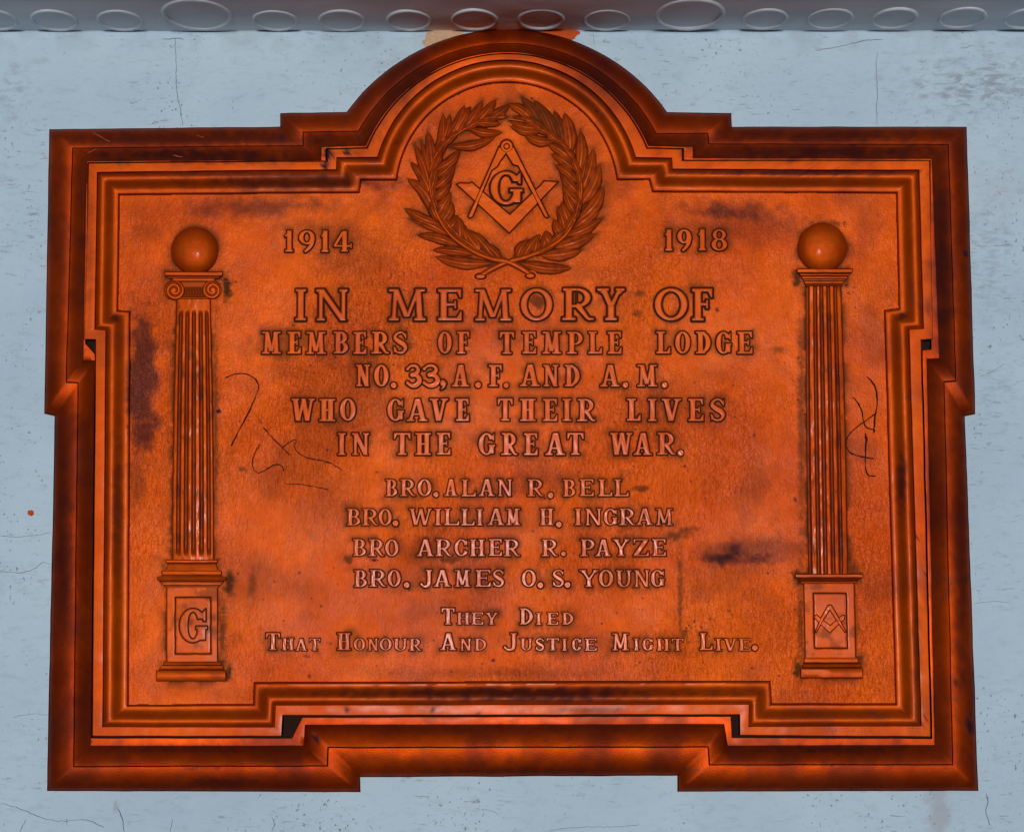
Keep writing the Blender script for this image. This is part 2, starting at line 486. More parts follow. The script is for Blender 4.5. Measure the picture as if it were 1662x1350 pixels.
# one subdivision per edge, shared by every outline so the corners stay mitred
def dense(key, nseg):
    c = OUT[key]['c']; pts = []
    for i in range(len(c)):
        p, q = c[i], c[(i + 1) % len(c)]
        if i == 3:
            a = arc(p, OUT[key]['top'], q, nseg[i] + 1)[:-1]
            pts += a
        else:
            for k in range(nseg[i]):
                t = k / nseg[i]
                pts.append((p[0] * (1 - t) + q[0] * t, p[1] * (1 - t) + q[1] * t))
    return np.array(pts)


cA = OUT['A']['c']
NSEG = [max(5, int(math.hypot(cA[i][0] - cA[(i + 1) % 18][0], cA[i][1] - cA[(i + 1) % 18][1]) / 5)) for i in range(18)]
NSEG[3] = 130
DN = {k: dense(k, NSEG) for k in OUT}
for k_, sd_ in zip('ABCGDEF', (1, 2, 3, 4, 4, 5, 6)):
    p = DN[k_]
    amp = 1.5 if k_ in 'AB' else 1.1
    p += np.stack([(fbm(p[:, 0] / 55, p[:, 1] / 55, 3, sd_) - 0.5), (fbm(p[:, 0] / 55 + 40, p[:, 1] / 55, 3, sd_ + 9) - 0.5)], 1) * amp

# ------------------------------------------------------------------ patina maps (pigment in the metal's skin, plus painted shade on the frame)
MW, MH = 1662, 1350
UU, VV = np.meshgrid(np.arange(MW) + 0.5, np.arange(MH) + 0.5)
DIST = np.full((MH, MW), 60.0, np.float32)     # distance to the nearest raised work


def add_dist(x0, y0, x1, y1, fn, m=14):
    a, b2 = max(0, int(x0 - m)), min(MW, int(x1 + m)); c2, d2 = max(0, int(y0 - m)), min(MH, int(y1 + m))
    u, v = UU[c2:d2, a:b2], VV[c2:d2, a:b2]
    DIST[c2:d2, a:b2] = np.minimum(DIST[c2:d2, a:b2], fn(u, v))


def box_d(x0, y0, x1, y1):
    def f(u, v):
        dx = np.maximum(x0 - u, u - x1); dy = np.maximum(y0 - v, v - y1)
        return np.hypot(np.maximum(dx, 0), np.maximum(dy, 0)) + np.minimum(np.maximum(dx, dy), 0)
    return f


# ------------------------------------------------------------------ glyphs as signed distances (cap height = 1, y up)
def sbox(X, Y, x0, y0, x1, y1):
    cx, cy, hx, hy = (x0 + x1) / 2, (y0 + y1) / 2, (x1 - x0) / 2, (y1 - y0) / 2
    dx = np.abs(X - cx) - hx; dy = np.abs(Y - cy) - hy
    return np.hypot(np.maximum(dx, 0), np.maximum(dy, 0)) + np.minimum(np.maximum(dx, dy), 0)


def spoly(X, Y, pts):
    n = len(pts); d = np.full(X.shape, 1e9); s = np.ones(X.shape)
    for i in range(n):
        ax, ay = pts[i]; bx, by = pts[i - 1]
        ex, ey = bx - ax, by - ay
        wx, wy_ = X - ax, Y - ay
        t = np.clip((wx * ex + wy_ * ey) / (ex * ex + ey * ey + 1e-12), 0, 1)
        d = np.minimum(d, (wx - ex * t) ** 2 + (wy_ - ey * t) ** 2)
        c1 = Y >= ay; c2 = Y < by; c3 = ex * wy_ > ey * wx
        flip = (c1 & c2 & c3) | (~c1 & ~c2 & ~c3)
        s = np.where(flip, -s, s)
    return s * np.sqrt(d)


def sell(X, Y, cx, cy, a, b):
    x = (X - cx); y = (Y - cy)
    k = np.sqrt((x / a) ** 2 + (y / b) ** 2) + 1e-9
    k1 = np.sqrt((x / a ** 2) ** 2 + (y / b ** 2) ** 2) + 1e-9
    return k * (k - 1) / k1


def sstroke(X, Y, pts, ws):
    d = np.full(X.shape, 1e9)
    for (ax, ay), (bx, by), wa, wb in zip(pts[:-1], pts[1:], ws[:-1], ws[1:]):
        ex, ey = bx - ax, by - ay
        t = np.clip(((X - ax) * ex + (Y - ay) * ey) / (ex * ex + ey * ey + 1e-12), 0, 1)
        d = np.minimum(d, np.hypot(X - ax - ex * t, Y - ay - ey * t) - (wa + (wb - wa) * t) / 2)
    return d


def bez(pts, n=14):
    """smooth curve through points"""
    p = np.array(pts, float); pp = np.vstack([2 * p[0] - p[1], p, 2 * p[-1] - p[-2]]); q = []
    for i in range(1, len(pp) - 2):
        for k in range(n):
            t = k / n
            q.append(0.5 * (2 * pp[i] + (pp[i + 1] - pp[i - 1]) * t + (2 * pp[i - 1] - 5 * pp[i] + 4 * pp[i + 1] - pp[i + 2]) * t * t
                            + (-pp[i - 1] + 3 * pp[i] - 3 * pp[i + 1] + pp[i + 2]) * t ** 3))
    q.append(p[-1]); return np.array(q)


def glyph(ch, X, Y, W, s):
    """signed distance; glyph fills x 0..W, y 0..1; s = stem width"""
    f = 0.085; e = 0.42 * s; t = 0.72 * s
    B = lambda *a: sbox(X, Y, *a)
    mn = lambda *a: np.minimum.reduce(a)
    mx = np.maximum
    def stem(xc, w=s): return B(xc - w / 2, 0, xc + w / 2, 1)
    def ser(xc, y, hw):
        y0, y1 = (0, f) if y == 0 else (1 - f, 1)
        tri = spoly(X, Y, [(xc - hw * .95, y0 if y else y1), (xc + hw * .95, y0 if y else y1), (xc, (y1 + .13) if y == 0 else (y0 - .13))])
        return mn(B(xc - hw, y0, xc + hw, y1), tri + 0.012)
    def diag(xb, xt, w, y0=0, y1=1):
        return spoly(X, Y, [(xb - w / 2, y0), (xb + w / 2, y0), (xt + w / 2, y1), (xt - w / 2, y1)])
    def ring(cx, cy, a, b, w, th): return mx(sell(X, Y, cx, cy, a, b), -sell(X, Y, cx, cy, max(a - w, .02), max(b - th, .02)))
    hs = s / 2 + e                               # serif half width
    if ch == 'I':
        return mn(stem(W / 2, min(s, W * .6)), B(0, 0, W, f), B(0, 1 - f, W, 1), ser(W / 2, 0, W / 2), ser(W / 2, 1, W / 2))
    if ch == 'L':
        return mn(stem(hs), ser(hs, 1, hs), B(0, 0, W, f + .02), spoly(X, Y, [(W - .17, f), (W, 0), (W, .30), (W - .05, .30)]), ser(hs, 0, hs))
    if ch in 'EF':
        g = mn(stem(hs), B(0, 1 - f - .01, W - .02, 1), spoly(X, Y, [(W - .16, 1 - f), (W - .02, 1), (W - .02, .72), (W - .07, .72)]),
               B(hs, .47, W * .74, .47 + f), B(W * .74 - .05, .38, W * .74 + .02, .64), ser(hs, 1, hs), ser(hs, 0, hs))
        if ch == 'E':
            g = mn(g, B(0, 0, W, f + .01), spoly(X, Y, [(W - .17, f), (W, 0), (W, .30), (W - .05, .30)]))
        return g
    if ch == 'T':
        return mn(stem(W / 2), ser(W / 2, 0, hs), B(.03, 1 - f - .01, W - .03, 1), spoly(X, Y, [(.15, 1 - f), (.0, 1), (.0, .70), (.06, .70)]),
                  spoly(X, Y, [(W - .15, 1 - f), (W, 1), (W, .70), (W - .06, .70)]))
    if ch == 'H':
        return mn(stem(hs), stem(W - hs), ser(hs, 0, hs), ser(hs, 1, hs), ser(W - hs, 0, hs), ser(W - hs, 1, hs), B(hs, .46, W - hs, .46 + f))
    if ch == 'N':
        t = .62 * s; x1, x2 = t / 2 + e * .8, W - t / 2 - e * .8
        return mn(stem(x1, t), stem(x2, t), diag(x2 - .0, x1, s * .98), ser(x1, 0, x1), ser(x1 - .02, 1, x1), ser(x2, 1, W - x2))
    if ch == 'M':
        x1b, x1t, x2b, x2t, m = t / 2 + e, t / 2 + e + .05 * W, W - s / 2 - e, W - s / 2 - e - .05 * W, W / 2
        return mn(diag(x1b, x1t, t * .85), diag(x2b, x2t, s * .88), diag(m - .02, x1t, s * .85, .12), diag(m + .01, x2t, t * .75, .12),
                  ser(x1b, 0, x1b), ser(x2b, 0, W - x2b), B(x1t - x1t, 1 - f, x1t + .05, 1), B(x2t - .05, 1 - f, W - .02, 1))
    if ch == 'A':
        m = W / 2
        return mn(diag(t / 2 + e, m - .03, t * .9), diag(W - s / 2 - e, m + .02, s * 1.05), B(W * .25, .27, W * .76, .27 + f),
                  ser(t / 2 + e, 0, t / 2 + e), ser(W - s / 2 - e, 0, s / 2 + e), spoly(X, Y, [(m - .1, 1), (m + .06, 1), (m + .04, .85)]))
    if ch == 'V':
        m = W / 2
        return mn(diag(m - .02, s / 2 + e, s * 1.05), diag(m + .02, W - t / 2 - e, t * .9), ser(s / 2 + e, 1, s / 2 + e), ser(W - t / 2 - e, 1, t / 2 + e))
    if ch == 'W':
        a, b2 = s / 2 + e * .7, W - t / 2 - e * .7; m = (a + b2) / 2
        return mn(diag(W * .30, a, s), diag(W * .32, m, t * .8), diag(W * .68, m, s * .95), diag(W * .70, b2, t * .8),
                  ser(a, 1, a), ser(b2, 1, W - b2), B(m - .1, 1 - f, m + .1, 1))
    if ch == 'Y':
        m = W / 2
        return mn(B(m - s / 2, 0, m + s / 2, .46), spoly(X, Y, [(m - s / 2, .46), (m + s / 2, .36), (e + s, 1), (e, 1)]),
                  spoly(X, Y, [(m - s / 2 + .02, .40), (m + s / 2, .46), (W - e, 1), (W - e - t * .8, 1)]), ser(m, 0, hs), ser(hs, 1, hs), ser(W - t * .4 - e, 1, t * .4 + e))
    if ch == 'O':
        return ring(W / 2, .5, W / 2, .5, s, .095)
    if ch in 'CG':
        a = W / 2 if ch == 'C' else W * .48
        g = ring(a, .5, a, .5, s, .095)
        g = mx(g, -spoly(X, Y, [(a, .5), (W * 1.1, .80), (W * 1.1, .20 if ch == 'C' else .5)]) if ch == 'C' else -sbox(X, Y, a + .0, .47, W * 1.2, .70))
        g = mn(g, spoly(X, Y, [(W * .80, .86), (W * .94, .99), (W * .94, .62), (W * .86, .64)]))
        if ch == 'G':
            g = mn(mx(g, -sbox(X, Y, W * .86, .2, W * 1.2, .47)), B(W * .93 - s, .07, W * .93, .47), B(W * .60, .39, W, .39 + f))
        else:
            g = mn(g, sstroke(X, Y, [(W * .80, .13), (W * .97, .27)], [.10, .05]))
        return g
    if ch == 'D':
        x = hs; r = mx(sell(X, Y, x, .5, W - x, .5), -sell(X, Y, x, .5, W - x - s, .5 - f))
        return mn(stem(hs), mx(r, x - X), ser(hs, 0, hs), ser(hs, 1, hs))
    if ch in 'PRB':
        bw = W if ch == 'P' else W * (.90 if ch == 'R' else .93)
        x = min(hs, bw * .5); lo = .40 if ch != 'B' else .47
        cy = (1 + lo) / 2; hh = (1 - lo) / 2; xc = bw * .5
        def bowl(cy, hh, bw):
            o_ = mn(mx(sell(X, Y, xc, cy, bw - xc, hh), xc - X), sbox(X, Y, x, cy - hh, xc, cy + hh))
            i_ = mn(mx(sell(X, Y, xc, cy, max(bw - xc - s * .95, .03), hh - f), xc - .01 - X), sbox(X, Y, x, cy - hh + f, xc, cy + hh - f))
            return mx(o_, -i_)
        g = mn(stem(x), bowl(cy, hh, bw), ser(x, 0, x + e * .3 if ch != 'B' else x), ser(x, 1, x))
        if ch == 'B':
            g = mn(g, bowl((lo + f) / 2, (lo + f) / 2, W))
        if ch == 'R':
            p = bez([(W * .50, .44), (W * .66, .24), (W * .82, .06), (W * .98, .04)], 6)
            g = mn(g, mx(sstroke(X, Y, p, np.linspace(s * .9, .07, len(p))), -Y))
        return g
    if ch == 'S':
        a = W / 2
        p = bez([(W * .86, .78), (W * .66, .935), (W * .42, .95), (W * .16, .84), (W * .14, .68), (W * .42, .54), (W * .72, .42), (W * .86, .26), (W * .70, .08), (W * .46, .045), (W * .22, .09), (W * .07, .25)], 5)
        w = s * (.42 + .60 * np.exp(-((np.linspace(0, 1, len(p)) - .5) / .19) ** 2))
        return mn(sstroke(X, Y, p, w), spoly(X, Y, [(W * .76, .80), (W * .91, .98), (W * .92, .67), (W * .86, .67)]), spoly(X, Y, [(W * .24, .18), (W * .06, .01), (W * .02, .34), (W * .08, .34)]))
    if ch == 'J':
        xs = W - hs
        p = bez([(xs, .25), (xs - .06, .08), (W * .35, .03), (W * .08, .16)], 6)
        return mn(B(xs - s / 2, .22, xs + s / 2, 1), ser(xs, 1, hs), sstroke(X, Y, p, np.linspace(s, .10, len(p))), sell(X, Y, .09, .17, .09, .08))
    if ch == 'U':
        x1, x2 = hs, W - t / 2 - e
        c_ = (x1 - s / 2 + x2 + t / 2) / 2; a = (x2 + t / 2 - x1 + s / 2) / 2
        u = mx(mx(sell(X, Y, c_, .36, a, .36), -sell(X, Y, c_ + .02, .36, a - s * .85, .27)), Y - .36)
        return mn(B(x1 - s / 2, .35, x1 + s / 2, 1), B(x2 - t / 2, .35, x2 + t / 2, 1), u, ser(x1, 1, hs), ser(x2, 1, W - x2))
    if ch == 'Z':
        return mn(B(.03, 1 - f, W - .02, 1), B(0, 0, W, f), spoly(X, Y, [(0, f), (s * 1.3, f), (W - .02, 1 - f), (W - .02 - s * 1.3, 1 - f)]),
                  spoly(X, Y, [(.14, 1 - f), (.01, 1), (.01, .72), (.06, .72)]), spoly(X, Y, [(W - .15, f), (W, 0), (W, .28), (W - .05, .28)]))
    if ch == '1':
        return mn(B(W * .55 - s / 2, 0, W * .55 + s / 2, 1), B(0.02, 0, W, f + .02), ser(W * .55, 0, W * .45), spoly(X, Y, [(W * .5, 1), (0, .74), (0.02, .68), (W * .32, .76), (W * .5, .78)]))
    if ch == '9':
        g = ring(W * .5, .67, W * .5, .33, s, .10)
        p = bez([(W * .86, .62), (W * .80, .35), (W * .60, .14), (W * .42, .03)], 6)
        return mn(g, sstroke(X, Y, p, np.linspace(s, .12, len(p))))
    if ch == '4':
        return mn(B(W * .60 - s / 2, 0, W * .60 + s / 2, .97), spoly(X, Y, [(W * .62, 1), (W * .42, 1 - .08), (0, .32), (0, .24), (.12, .26), (W * .56, .86)]), B(.02, .23, W, .23 + f), ser(W * .6, 0, hs * .8), B(W - .07, .16, W, .40))
    if ch == '8':
        return mn(ring(W * .5, .745, W * .42, .255, s * .85, .08), ring(W * .5, .29, W * .5, .29, s, .09))
    if ch == '3':
        p = bez([(W * .12, .80), (W * .34, .94), (W * .66, .92), (W * .80, .74), (W * .62, .58), (W * .42, .53)], 5)
        q = bez([(W * .42, .53), (W * .74, .48), (W * .88, .28), (W * .70, .08), (W * .40, .04), (W * .10, .16)], 5)
        return mn(sstroke(X, Y, p, np.linspace(.10, s * 1.0, len(p))), sstroke(X, Y, q, s * (.55 + .5 * np.sin(np.linspace(0.2, 3.1, len(q))))), sell(X, Y, W * .12, .80, .08, .08), sell(X, Y, W * .12, .17, .08, .08))
    if ch == '.':
        return sell(X, Y, W / 2, .5, W / 2, .5)
    if ch == ',':
        return mn(sell(X, Y, W * .5, .66, W * .48, .33), sstroke(X, Y, [(W * .75, .6), (W * .62, .3), (W * .2, .05)], [.4, .28, .1]))
    raise ValueError(ch)


GL = {}


def glyph_mesh(ch, asp, s):
    key = (ch, round(asp * 20) / 20, round(s * 40) / 40)
    if key in GL: return GL[key]
    W, s = max(key[1], .2), key[2]
    nc_ = 30 if ch in '.,' else 58
    m = 0.13 if ch not in '.,' else 0.3
    c = (1 + 2 * m) / nc_
    xs = np.arange(-m, W + m + c, c); ys = np.arange(-m, 1 + m + c, c)
    X, Y = np.meshgrid(xs, ys)
    d = glyph(ch, X, Y, W, s)
    rp = 0.062 if ch not in '.,' else 0.2          # width of the sloping cast side
    hgt = smooth(rp * 0.85, -rp * 0.15, d)
    # worn, slightly crowned face
    hgt = hgt + 0.012 * np.sin(X * 9 + Y * 7)* (d < -rp)
    cell = (d < rp * 0.95)
    keep = cell[:-1, :-1] | cell[1:, :-1] | cell[:-1, 1:] | cell[1:, 1:]
    ny, nx = X.shape
    idx = np.arange(ny * nx).reshape(ny, nx)
    fc = np.stack([idx[:-1, :-1], idx[:-1, 1:], idx[1:, 1:], idx[1:, :-1]], -1)[keep]
    used = np.unique(fc); remap = -np.ones(ny * nx, int); remap[used] = np.arange(len(used))
    vv = np.stack([X.ravel(), -(hgt.ravel() - 0.03), Y.ravel()], -1)[used]
    me = bpy.data.meshes.new('letter')
    fcr = remap[fc].astype(np.int32)
    me.vertices.add(len(vv)); me.vertices.foreach_set('co', vv.ravel())
    me.loops.add(fcr.size); me.loops.foreach_set('vertex_index', fcr.ravel())
    me.polygons.add(len(fcr)); me.polygons.foreach_set('loop_start', np.arange(0, fcr.size, 4, dtype=np.int32))
    me.update(calc_edges=True)
    me.polygons.foreach_set('use_smooth', [True] * len(fcr))
    # sides keep the brown casting patina, faces are rubbed bright: pigment by height of the skin
    a = me.attributes.new('patina_shade', 'FLOAT_COLOR', 'POINT')
    dd = d.ravel()[used]
    buf = np.zeros((len(vv), 4), np.float32); buf[:, 3] = 1
    side = np.exp(-((dd - rp * .42) / (rp * 0.60)) ** 2)
    buf[:, 1] = 0.97 * side
    buf[:, 0] = np.clip(0.45 * side + 0.35 * smooth(0, rp, dd), 0, 1)
    a.data.foreach_set('color', buf.ravel())
    me.materials.append(M_RELIEF)
    GL[key] = me
    return me


HF = 26.0     # field level
HP = 54.0     # border plate level

plaque = bpy.data.objects.new('memorial_plaque', None)
COL.objects.link(plaque)
base_p = P(831, 1283, 0)
plaque.location = base_p
plaque['label'] = 'orange bronze memorial plaque with arched top and raised lettering on the pale blue wall'
plaque['category'] = 'plaque'
bpy.context.view_layer.update()


def own(o, parent=None):
    """parent while keeping world coordinates (things are traced in place)"""
    o.parent = parent if parent is not None else plaque
    o.matrix_parent_inverse = o.parent.matrix_basis.inverted() if parent is None else Vector((0, 0, 0)) and o.matrix_parent_inverse
    return o


PINV = plaque.matrix_world.inverted()


def part(name, verts, faces, mat, parent=None, **k):
    o = mesh_obj(name, verts, faces, mat, None, **k)
    if parent is None:
        o.parent = plaque; o.matrix_parent_inverse = PINV
    else:
        o.parent = parent
    return o


def put_letter(ch, x0, x1, y0, y1, h=HF, depth=4.6, stem=None, parent=None, halo=True, name='letter'):
    cap = y1 - y0
    w = x1 - x0
    st = (stem if stem else 0.2)
    me = glyph_mesh(ch, w / cap, st)
    W = max(round(w / cap * 20) / 20, .2)
    o = bpy.data.objects.new(name, me)
    COL.objects.link(o)
    p = P(x0, y1, h)
    sc = S * (D - h * S) / D
    o.parent = parent if parent else plaque
    if parent is None: o.matrix_parent_inverse = PINV
    o.location = p
    o.scale = (sc * w / W, depth * S, sc * cap * 0.998)
    if halo:
        def f(u, v):
            return glyph(ch, (u - x0) / (w / W) , (y1 - v) / cap, W, st) * cap
        add_dist(x0, y0, x1, y1, f)
    return o


TEXT = [
    # y0, y1, stem, [(chars, x0, x1) ...]
    (374, 409.5, .22, [('1', 462, 476), ('9', 485, 511), ('1', 521, 533.5), ('4', 541.5, 571.5)]),
    (372, 407.5, .22, [('1', 1079, 1091.5), ('9', 1099, 1122), ('1', 1133, 1145.5), ('8', 1154.5, 1180.5)]),
    (469, 521, .20, [('I', 479.5, 497), ('N', 514, 564.5), ('M', 631, 691.5), ('E', 710.5, 750), ('M', 771, 830.5)]),
    (467.5, 520.5, .20, [('O', 845, 897), ('R', 913.5, 964), ('Y', 969, 1014.5), ('O', 1062.5, 1116), ('F', 1123, 1157.5)]),
    (538, 574.5, .235, [('M', 425, 456.5), ('E', 466.5, 488.5), ('M', 497, 529.5), ('B', 541, 565.5), ('E', 573.5, 595), ('R', 603.5, 631.5), ('S', 638.5, 661.5),
                    ('O', 710.5, 733.5), ('F', 741.5, 762.5), ('T', 811, 835), ('E', 847.5, 870.5), ('M', 880, 911.5), ('P', 920.5, 946), ('L', 954.5, 977.5), ('E', 986, 1009),
                    ('L', 1065, 1088), ('O', 1095.5, 1120.5), ('D', 1129, 1153.5), ('G', 1162, 1187.5), ('E', 1196.5, 1221.5)]),
    (591.5, 627.5, .235, [('N', 578, 601), ('O', 607, 631), ('3', 658.5, 684), ('3', 685, 714), ('A', 733, 762), ('F', 793, 815.5),
                      ('A', 843.5, 876.5), ('N', 882, 907), ('D', 916, 941), ('A', 974, 1006), ('M', 1034, 1067)]),
    (646.5, 683.5, .235, [('W', 472.5, 511.5), ('H', 518, 544.5), ('O', 551.5, 577.5), ('G', 628.5, 656), ('A', 660, 694.5), ('V', 697, 728), ('E', 739.5, 761.5),
                      ('T', 807.5, 832.5), ('H', 843.5, 870), ('E', 881, 905), ('I', 912.5, 927.5), ('R', 937.5, 966.5),
                      ('L', 1017, 1040), ('I', 1051.5, 1066), ('V', 1073.5, 1106), ('E', 1117, 1142), ('S', 1153, 1177)]),
    (702, 738.5, .235, [('I', 548, 561.5), ('N', 571.5, 599.5), ('T', 639, 666.5), ('H', 673.5, 700), ('E', 708.5, 731.5),
                    ('G', 776.5, 804), ('R', 814, 840), ('E', 850, 873), ('A', 884.5, 917.5), ('T', 920.5, 947.5), ('W', 990, 1027), ('A', 1028, 1058.5), ('R', 1067, 1096.5)]),
    (777.5, 805.5, .225, [('B', 625.5, 645), ('R', 649.5, 674.5), ('O', 677.5, 700.5), ('A', 720.5, 743), ('L', 749, 772.5), ('A', 776.5, 803.5), ('N', 808, 831.5),
                     ('R', 856.5, 882.5), ('B', 913.5, 934), ('E', 940.5, 964), ('L', 971, 994), ('L', 997, 1020.5)]),
    (825, 852.5, .225, [('B', 563, 585), ('R', 588, 614), ('O', 614.5, 636), ('W', 663.5, 701.5), ('I', 704.5, 717), ('L', 720.5, 745.5), ('L', 748.5, 770.5), ('I', 773, 784), ('A', 791, 819), ('M', 821, 845),
                   ('H', 876, 899), ('I', 932.5, 944), ('N', 950, 976.5), ('G', 979.5, 1002.5), ('R', 1005.5, 1031), ('A', 1032, 1060), ('M', 1064, 1092.5)]),
    (874.5, 902.5, .225, [('B', 572.5, 594), ('R', 598.5, 624), ('O', 625, 647), ('A', 676, 704.5), ('R', 707, 733.5), ('C', 737.5, 760), ('H', 762, 787.5), ('E', 793, 815), ('R', 818, 844),
                     ('R', 879.5, 905.5), ('P', 942, 965), ('A', 966, 992), ('Y', 994, 1022), ('Z', 1028, 1053), ('E', 1058, 1081)]),
    (924.5, 952.5, .225, [('B', 574.5, 595.5), ('R', 600, 627), ('O', 629, 650.5), ('J', 681.5, 702), ('A', 703.5, 732), ('M', 737.5, 764), ('E', 771.5, 796.5), ('S', 800, 818.5),
                     ('O', 846.5, 870), ('S', 897, 916), ('Y', 940, 971.5), ('O', 971.5, 995.5), ('U', 999.5, 1025.5), ('N', 1029.5, 1054), ('G', 1056, 1079)]),
    (986.5, 1013.5, .23, [('T', 716.5, 738), ('D', 843, 865)]),
    (993.5, 1013.5, .26, [('H', 741, 762.5), ('E', 765, 784.5), ('Y', 787, 809), ('I', 869.5, 879.5), ('E', 887.5, 906), ('D', 912, 930.5)]),
    (1027, 1055, .23, [('T', 431.5, 454.5), ('H', 547, 569.5), ('A', 714, 741), ('J', 817, 839.5), ('M', 993.5, 1021), ('L', 1135.5, 1156.5)]),
    (1035.5, 1055.5, .26, [('H', 457, 477.5), ('A', 479, 499), ('T', 502, 520), ('O', 574, 593), ('N', 597, 614), ('O', 616, 636), ('U', 638.5, 661), ('R', 664, 684),
                      ('N', 747, 765), ('D', 770, 789.5), ('U', 844, 864.5), ('S', 869.5, 883.5), ('T', 887, 907.5), ('I', 911.5, 921), ('C', 928, 944), ('E', 949, 968.5),
                      ('I', 1028, 1037.5), ('G', 1042.5, 1060.5), ('H', 1065.5, 1086.5), ('T', 1090, 1109.5), ('I', 1160, 1172), ('V', 1174, 1196.5), ('E', 1199, 1218.5)]),
]
DOTS = [(639, 625.5, 5), (776, 625, 5.2), (821.5, 625.5, 4.6), (1015, 625, 5), (1078.5, 625, 5), (1104.5, 735, 5.2),
        (707.5, 802.5, 4.5), (893.5, 804, 5), (642, 849, 5), (907, 851, 5), (914.5, 898.5, 4), (660, 949, 5), (877, 949.5, 5), (921, 949, 5), (1225, 1051, 5)]
for y0, y1, st, row in TEXT:
    for ch, x0, x1 in row:
        jy = (random.random() - .5) * 0.8
        put_letter(ch, x0, x1, y0 + jy, y1 + jy, stem=st, depth=4.6 if y1 - y0 > 40 else 4.2)
for (x, y, r) in DOTS:
    put_letter('.', x - r, x + r, y - r, y + r, depth=4.2, name='full_stop')
put_letter(',', 714, 724, 616, 633, depth=4.2, name='comma')

# ------------------------------------------------------------------ frame
def profile_loft(name, rows, mat, sharp=32, patf=None):
    """rows: list of (outline key a, key b, t, height)"""
    vs = []; uv = []
    for ka, kb, t, h in rows:
        q = DN[ka] * (1 - t) + DN[kb] * t
        hh = h + (fbm(q[:, 0] / 30, q[:, 1] / 30, 2, 11) - 0.5) * 0.7
        vs.append(P(q[:, 0], q[:, 1], hh)); uv.append(q)
    n = len(DN['A'])
    v = np.concatenate(vs); q = np.concatenate(uv)
    f = grid_faces(len(rows), n, closed=True)[:, ::-1]
    return v, q, f


PART_LOFT = []
rows = [('A', 'A', 0, -1.5), ('A', 'A', 0, 7)]
for t in np.linspace(0, 1, 13)[0:]:
    rows.append(('A', 'B', 0.01 + t * 0.955, 5 + 23 * math.sin(math.acos(1 - t * .92)) / math.sin(math.acos(.08)) + .8 * t))
rows += [('A', 'B', 0.985, 26.5), ('B', 'B', 0, 25.2)]
PART_LOFT.append(('outer_moulding', rows, M_FRAME))
rows = [('B', 'B', 0, 22)]
for t in np.linspace(0, 1, 13):
    rows.append(('B', 'C', 0.02 + t * 0.97, 27.3 + 18.7 * (.22 * t + .78 * (1 - math.sqrt(max(0, 1 - t ** 1.6)))) if t < 1 else 46))
rows += [('C', 'G', 0.06, 47), ('C', 'G', 0.5, 47.2), ('C', 'G', .93, 47), ('G', 'G', 0, 45)]
PART_LOFT.append(('cove_moulding', rows, M_FRAME))
PART_LOFT.append(('joint_gap', [('G', 'G', 0, 45), ('G', 'G', 0, 26), ('G', 'E', 0.5, 25)], M_DARK))
rows = [('D', 'D', 0, 31), ('D', 'D', 0, 52.5), ('D', 'E', 0.06, HP), ('D', 'E', 0.5, HP + .2), ('D', 'E', 0.93, HP), ('D', 'E', 1.0, 52.5), ('E', 'F', 0.0, 46), ('E', 'F', 0.03, 42)]
PART_LOFT.append(('border_plate', rows, M_PLATE))
OG = [(0.02, 42), (.05, 42.6), (.08, 44.6), (.12, 46.0), (.18, 46.9), (.26, 47.1), (.34, 46.5), (.42, 44.9), (.50, 42.5), (.58, 40.1), (.66, 38.2), (.74, 37.1), (.82, 36.8), (.89, 36.9), (.92, 36.2), (.945, 33), (.97, 27.5), (.99, 25.0), (1.0, 24.6), (1.03, 24.4)]
rows = [('E', 'F', t, h) for t, h in OG]
PART_LOFT.append(('inner_moulding', rows, M_PLATE))

LOFTS = [(n_, *profile_loft(n_, r_, m_), m_) for n_, r_, m_ in PART_LOFT]

# ------------------------------------------------------------------ pillars
def rows_relief(name, rows, mat, parent=None, zb=HF - 1.5, ncol=9, bev=1.6):
    """stack of horizontal courses: rows = (y, x0, x1, height)"""
    vs = []
    for (y, x0, x1, h) in rows:
        xs = [x0, x0 + 0.15, x0 + bev * .5, x0 + bev] + list(np.linspace(x0 + bev, x1 - bev, ncol)[1:-1]) + [x1 - bev, x1 - bev * .5, x1 - 0.15, x1]
        hs = [zb, zb + (h - zb) * .55, zb + (h - zb) * .93, h] + [h] * (ncol - 2) + [h, zb + (h - zb) * .93, zb + (h - zb) * .55, zb]
        xs = np.array(xs); hs = np.array(hs)
        yy = y + (fbm(xs / 9, y / 9 + 0 * xs, 2, 3) - .5) * .9
        vs.append(P(xs, yy, hs + (fbm(xs / 7, yy / 7, 2) - .5) * .5))
    n = len(vs[0])
    # close top and bottom
    r0 = rows[0]; r1 = rows[-1]
    f = grid_faces(len(vs), n)
    hs_ = [r_[3] for r_ in rows]
    low_rows = np.array([1.0 if (0 < i < len(rows) - 1 and hs_[i] < hs_[i - 1] and hs_[i] <= hs_[i + 1]) or i in (0, len(rows) - 1) else 0.0 for i in range(len(rows))])  # darker in the recessed courses and along both end rows
    at = np.zeros((len(rows) * n, 3), np.float32)
    at[:, 1] = np.clip(np.repeat(low_rows * .9, n) + .35 * smooth(.55, .8, fbm(np.tile(np.arange(n) * 1.3, len(rows)), np.repeat(np.arange(len(rows)) * .7, n), 3, int(rows[0][0]))), 0, 1)
    add_dist(min(r[1] for r in rows), r0[0], max(r[2] for r in rows), r1[0], box_d(np.mean([r[1] for r in rows]), r0[0], np.mean([r[2] for r in rows]), r1[0]))
    return part(name, np.concatenate(vs), f, mat, parent, sharp=38, attr=at)


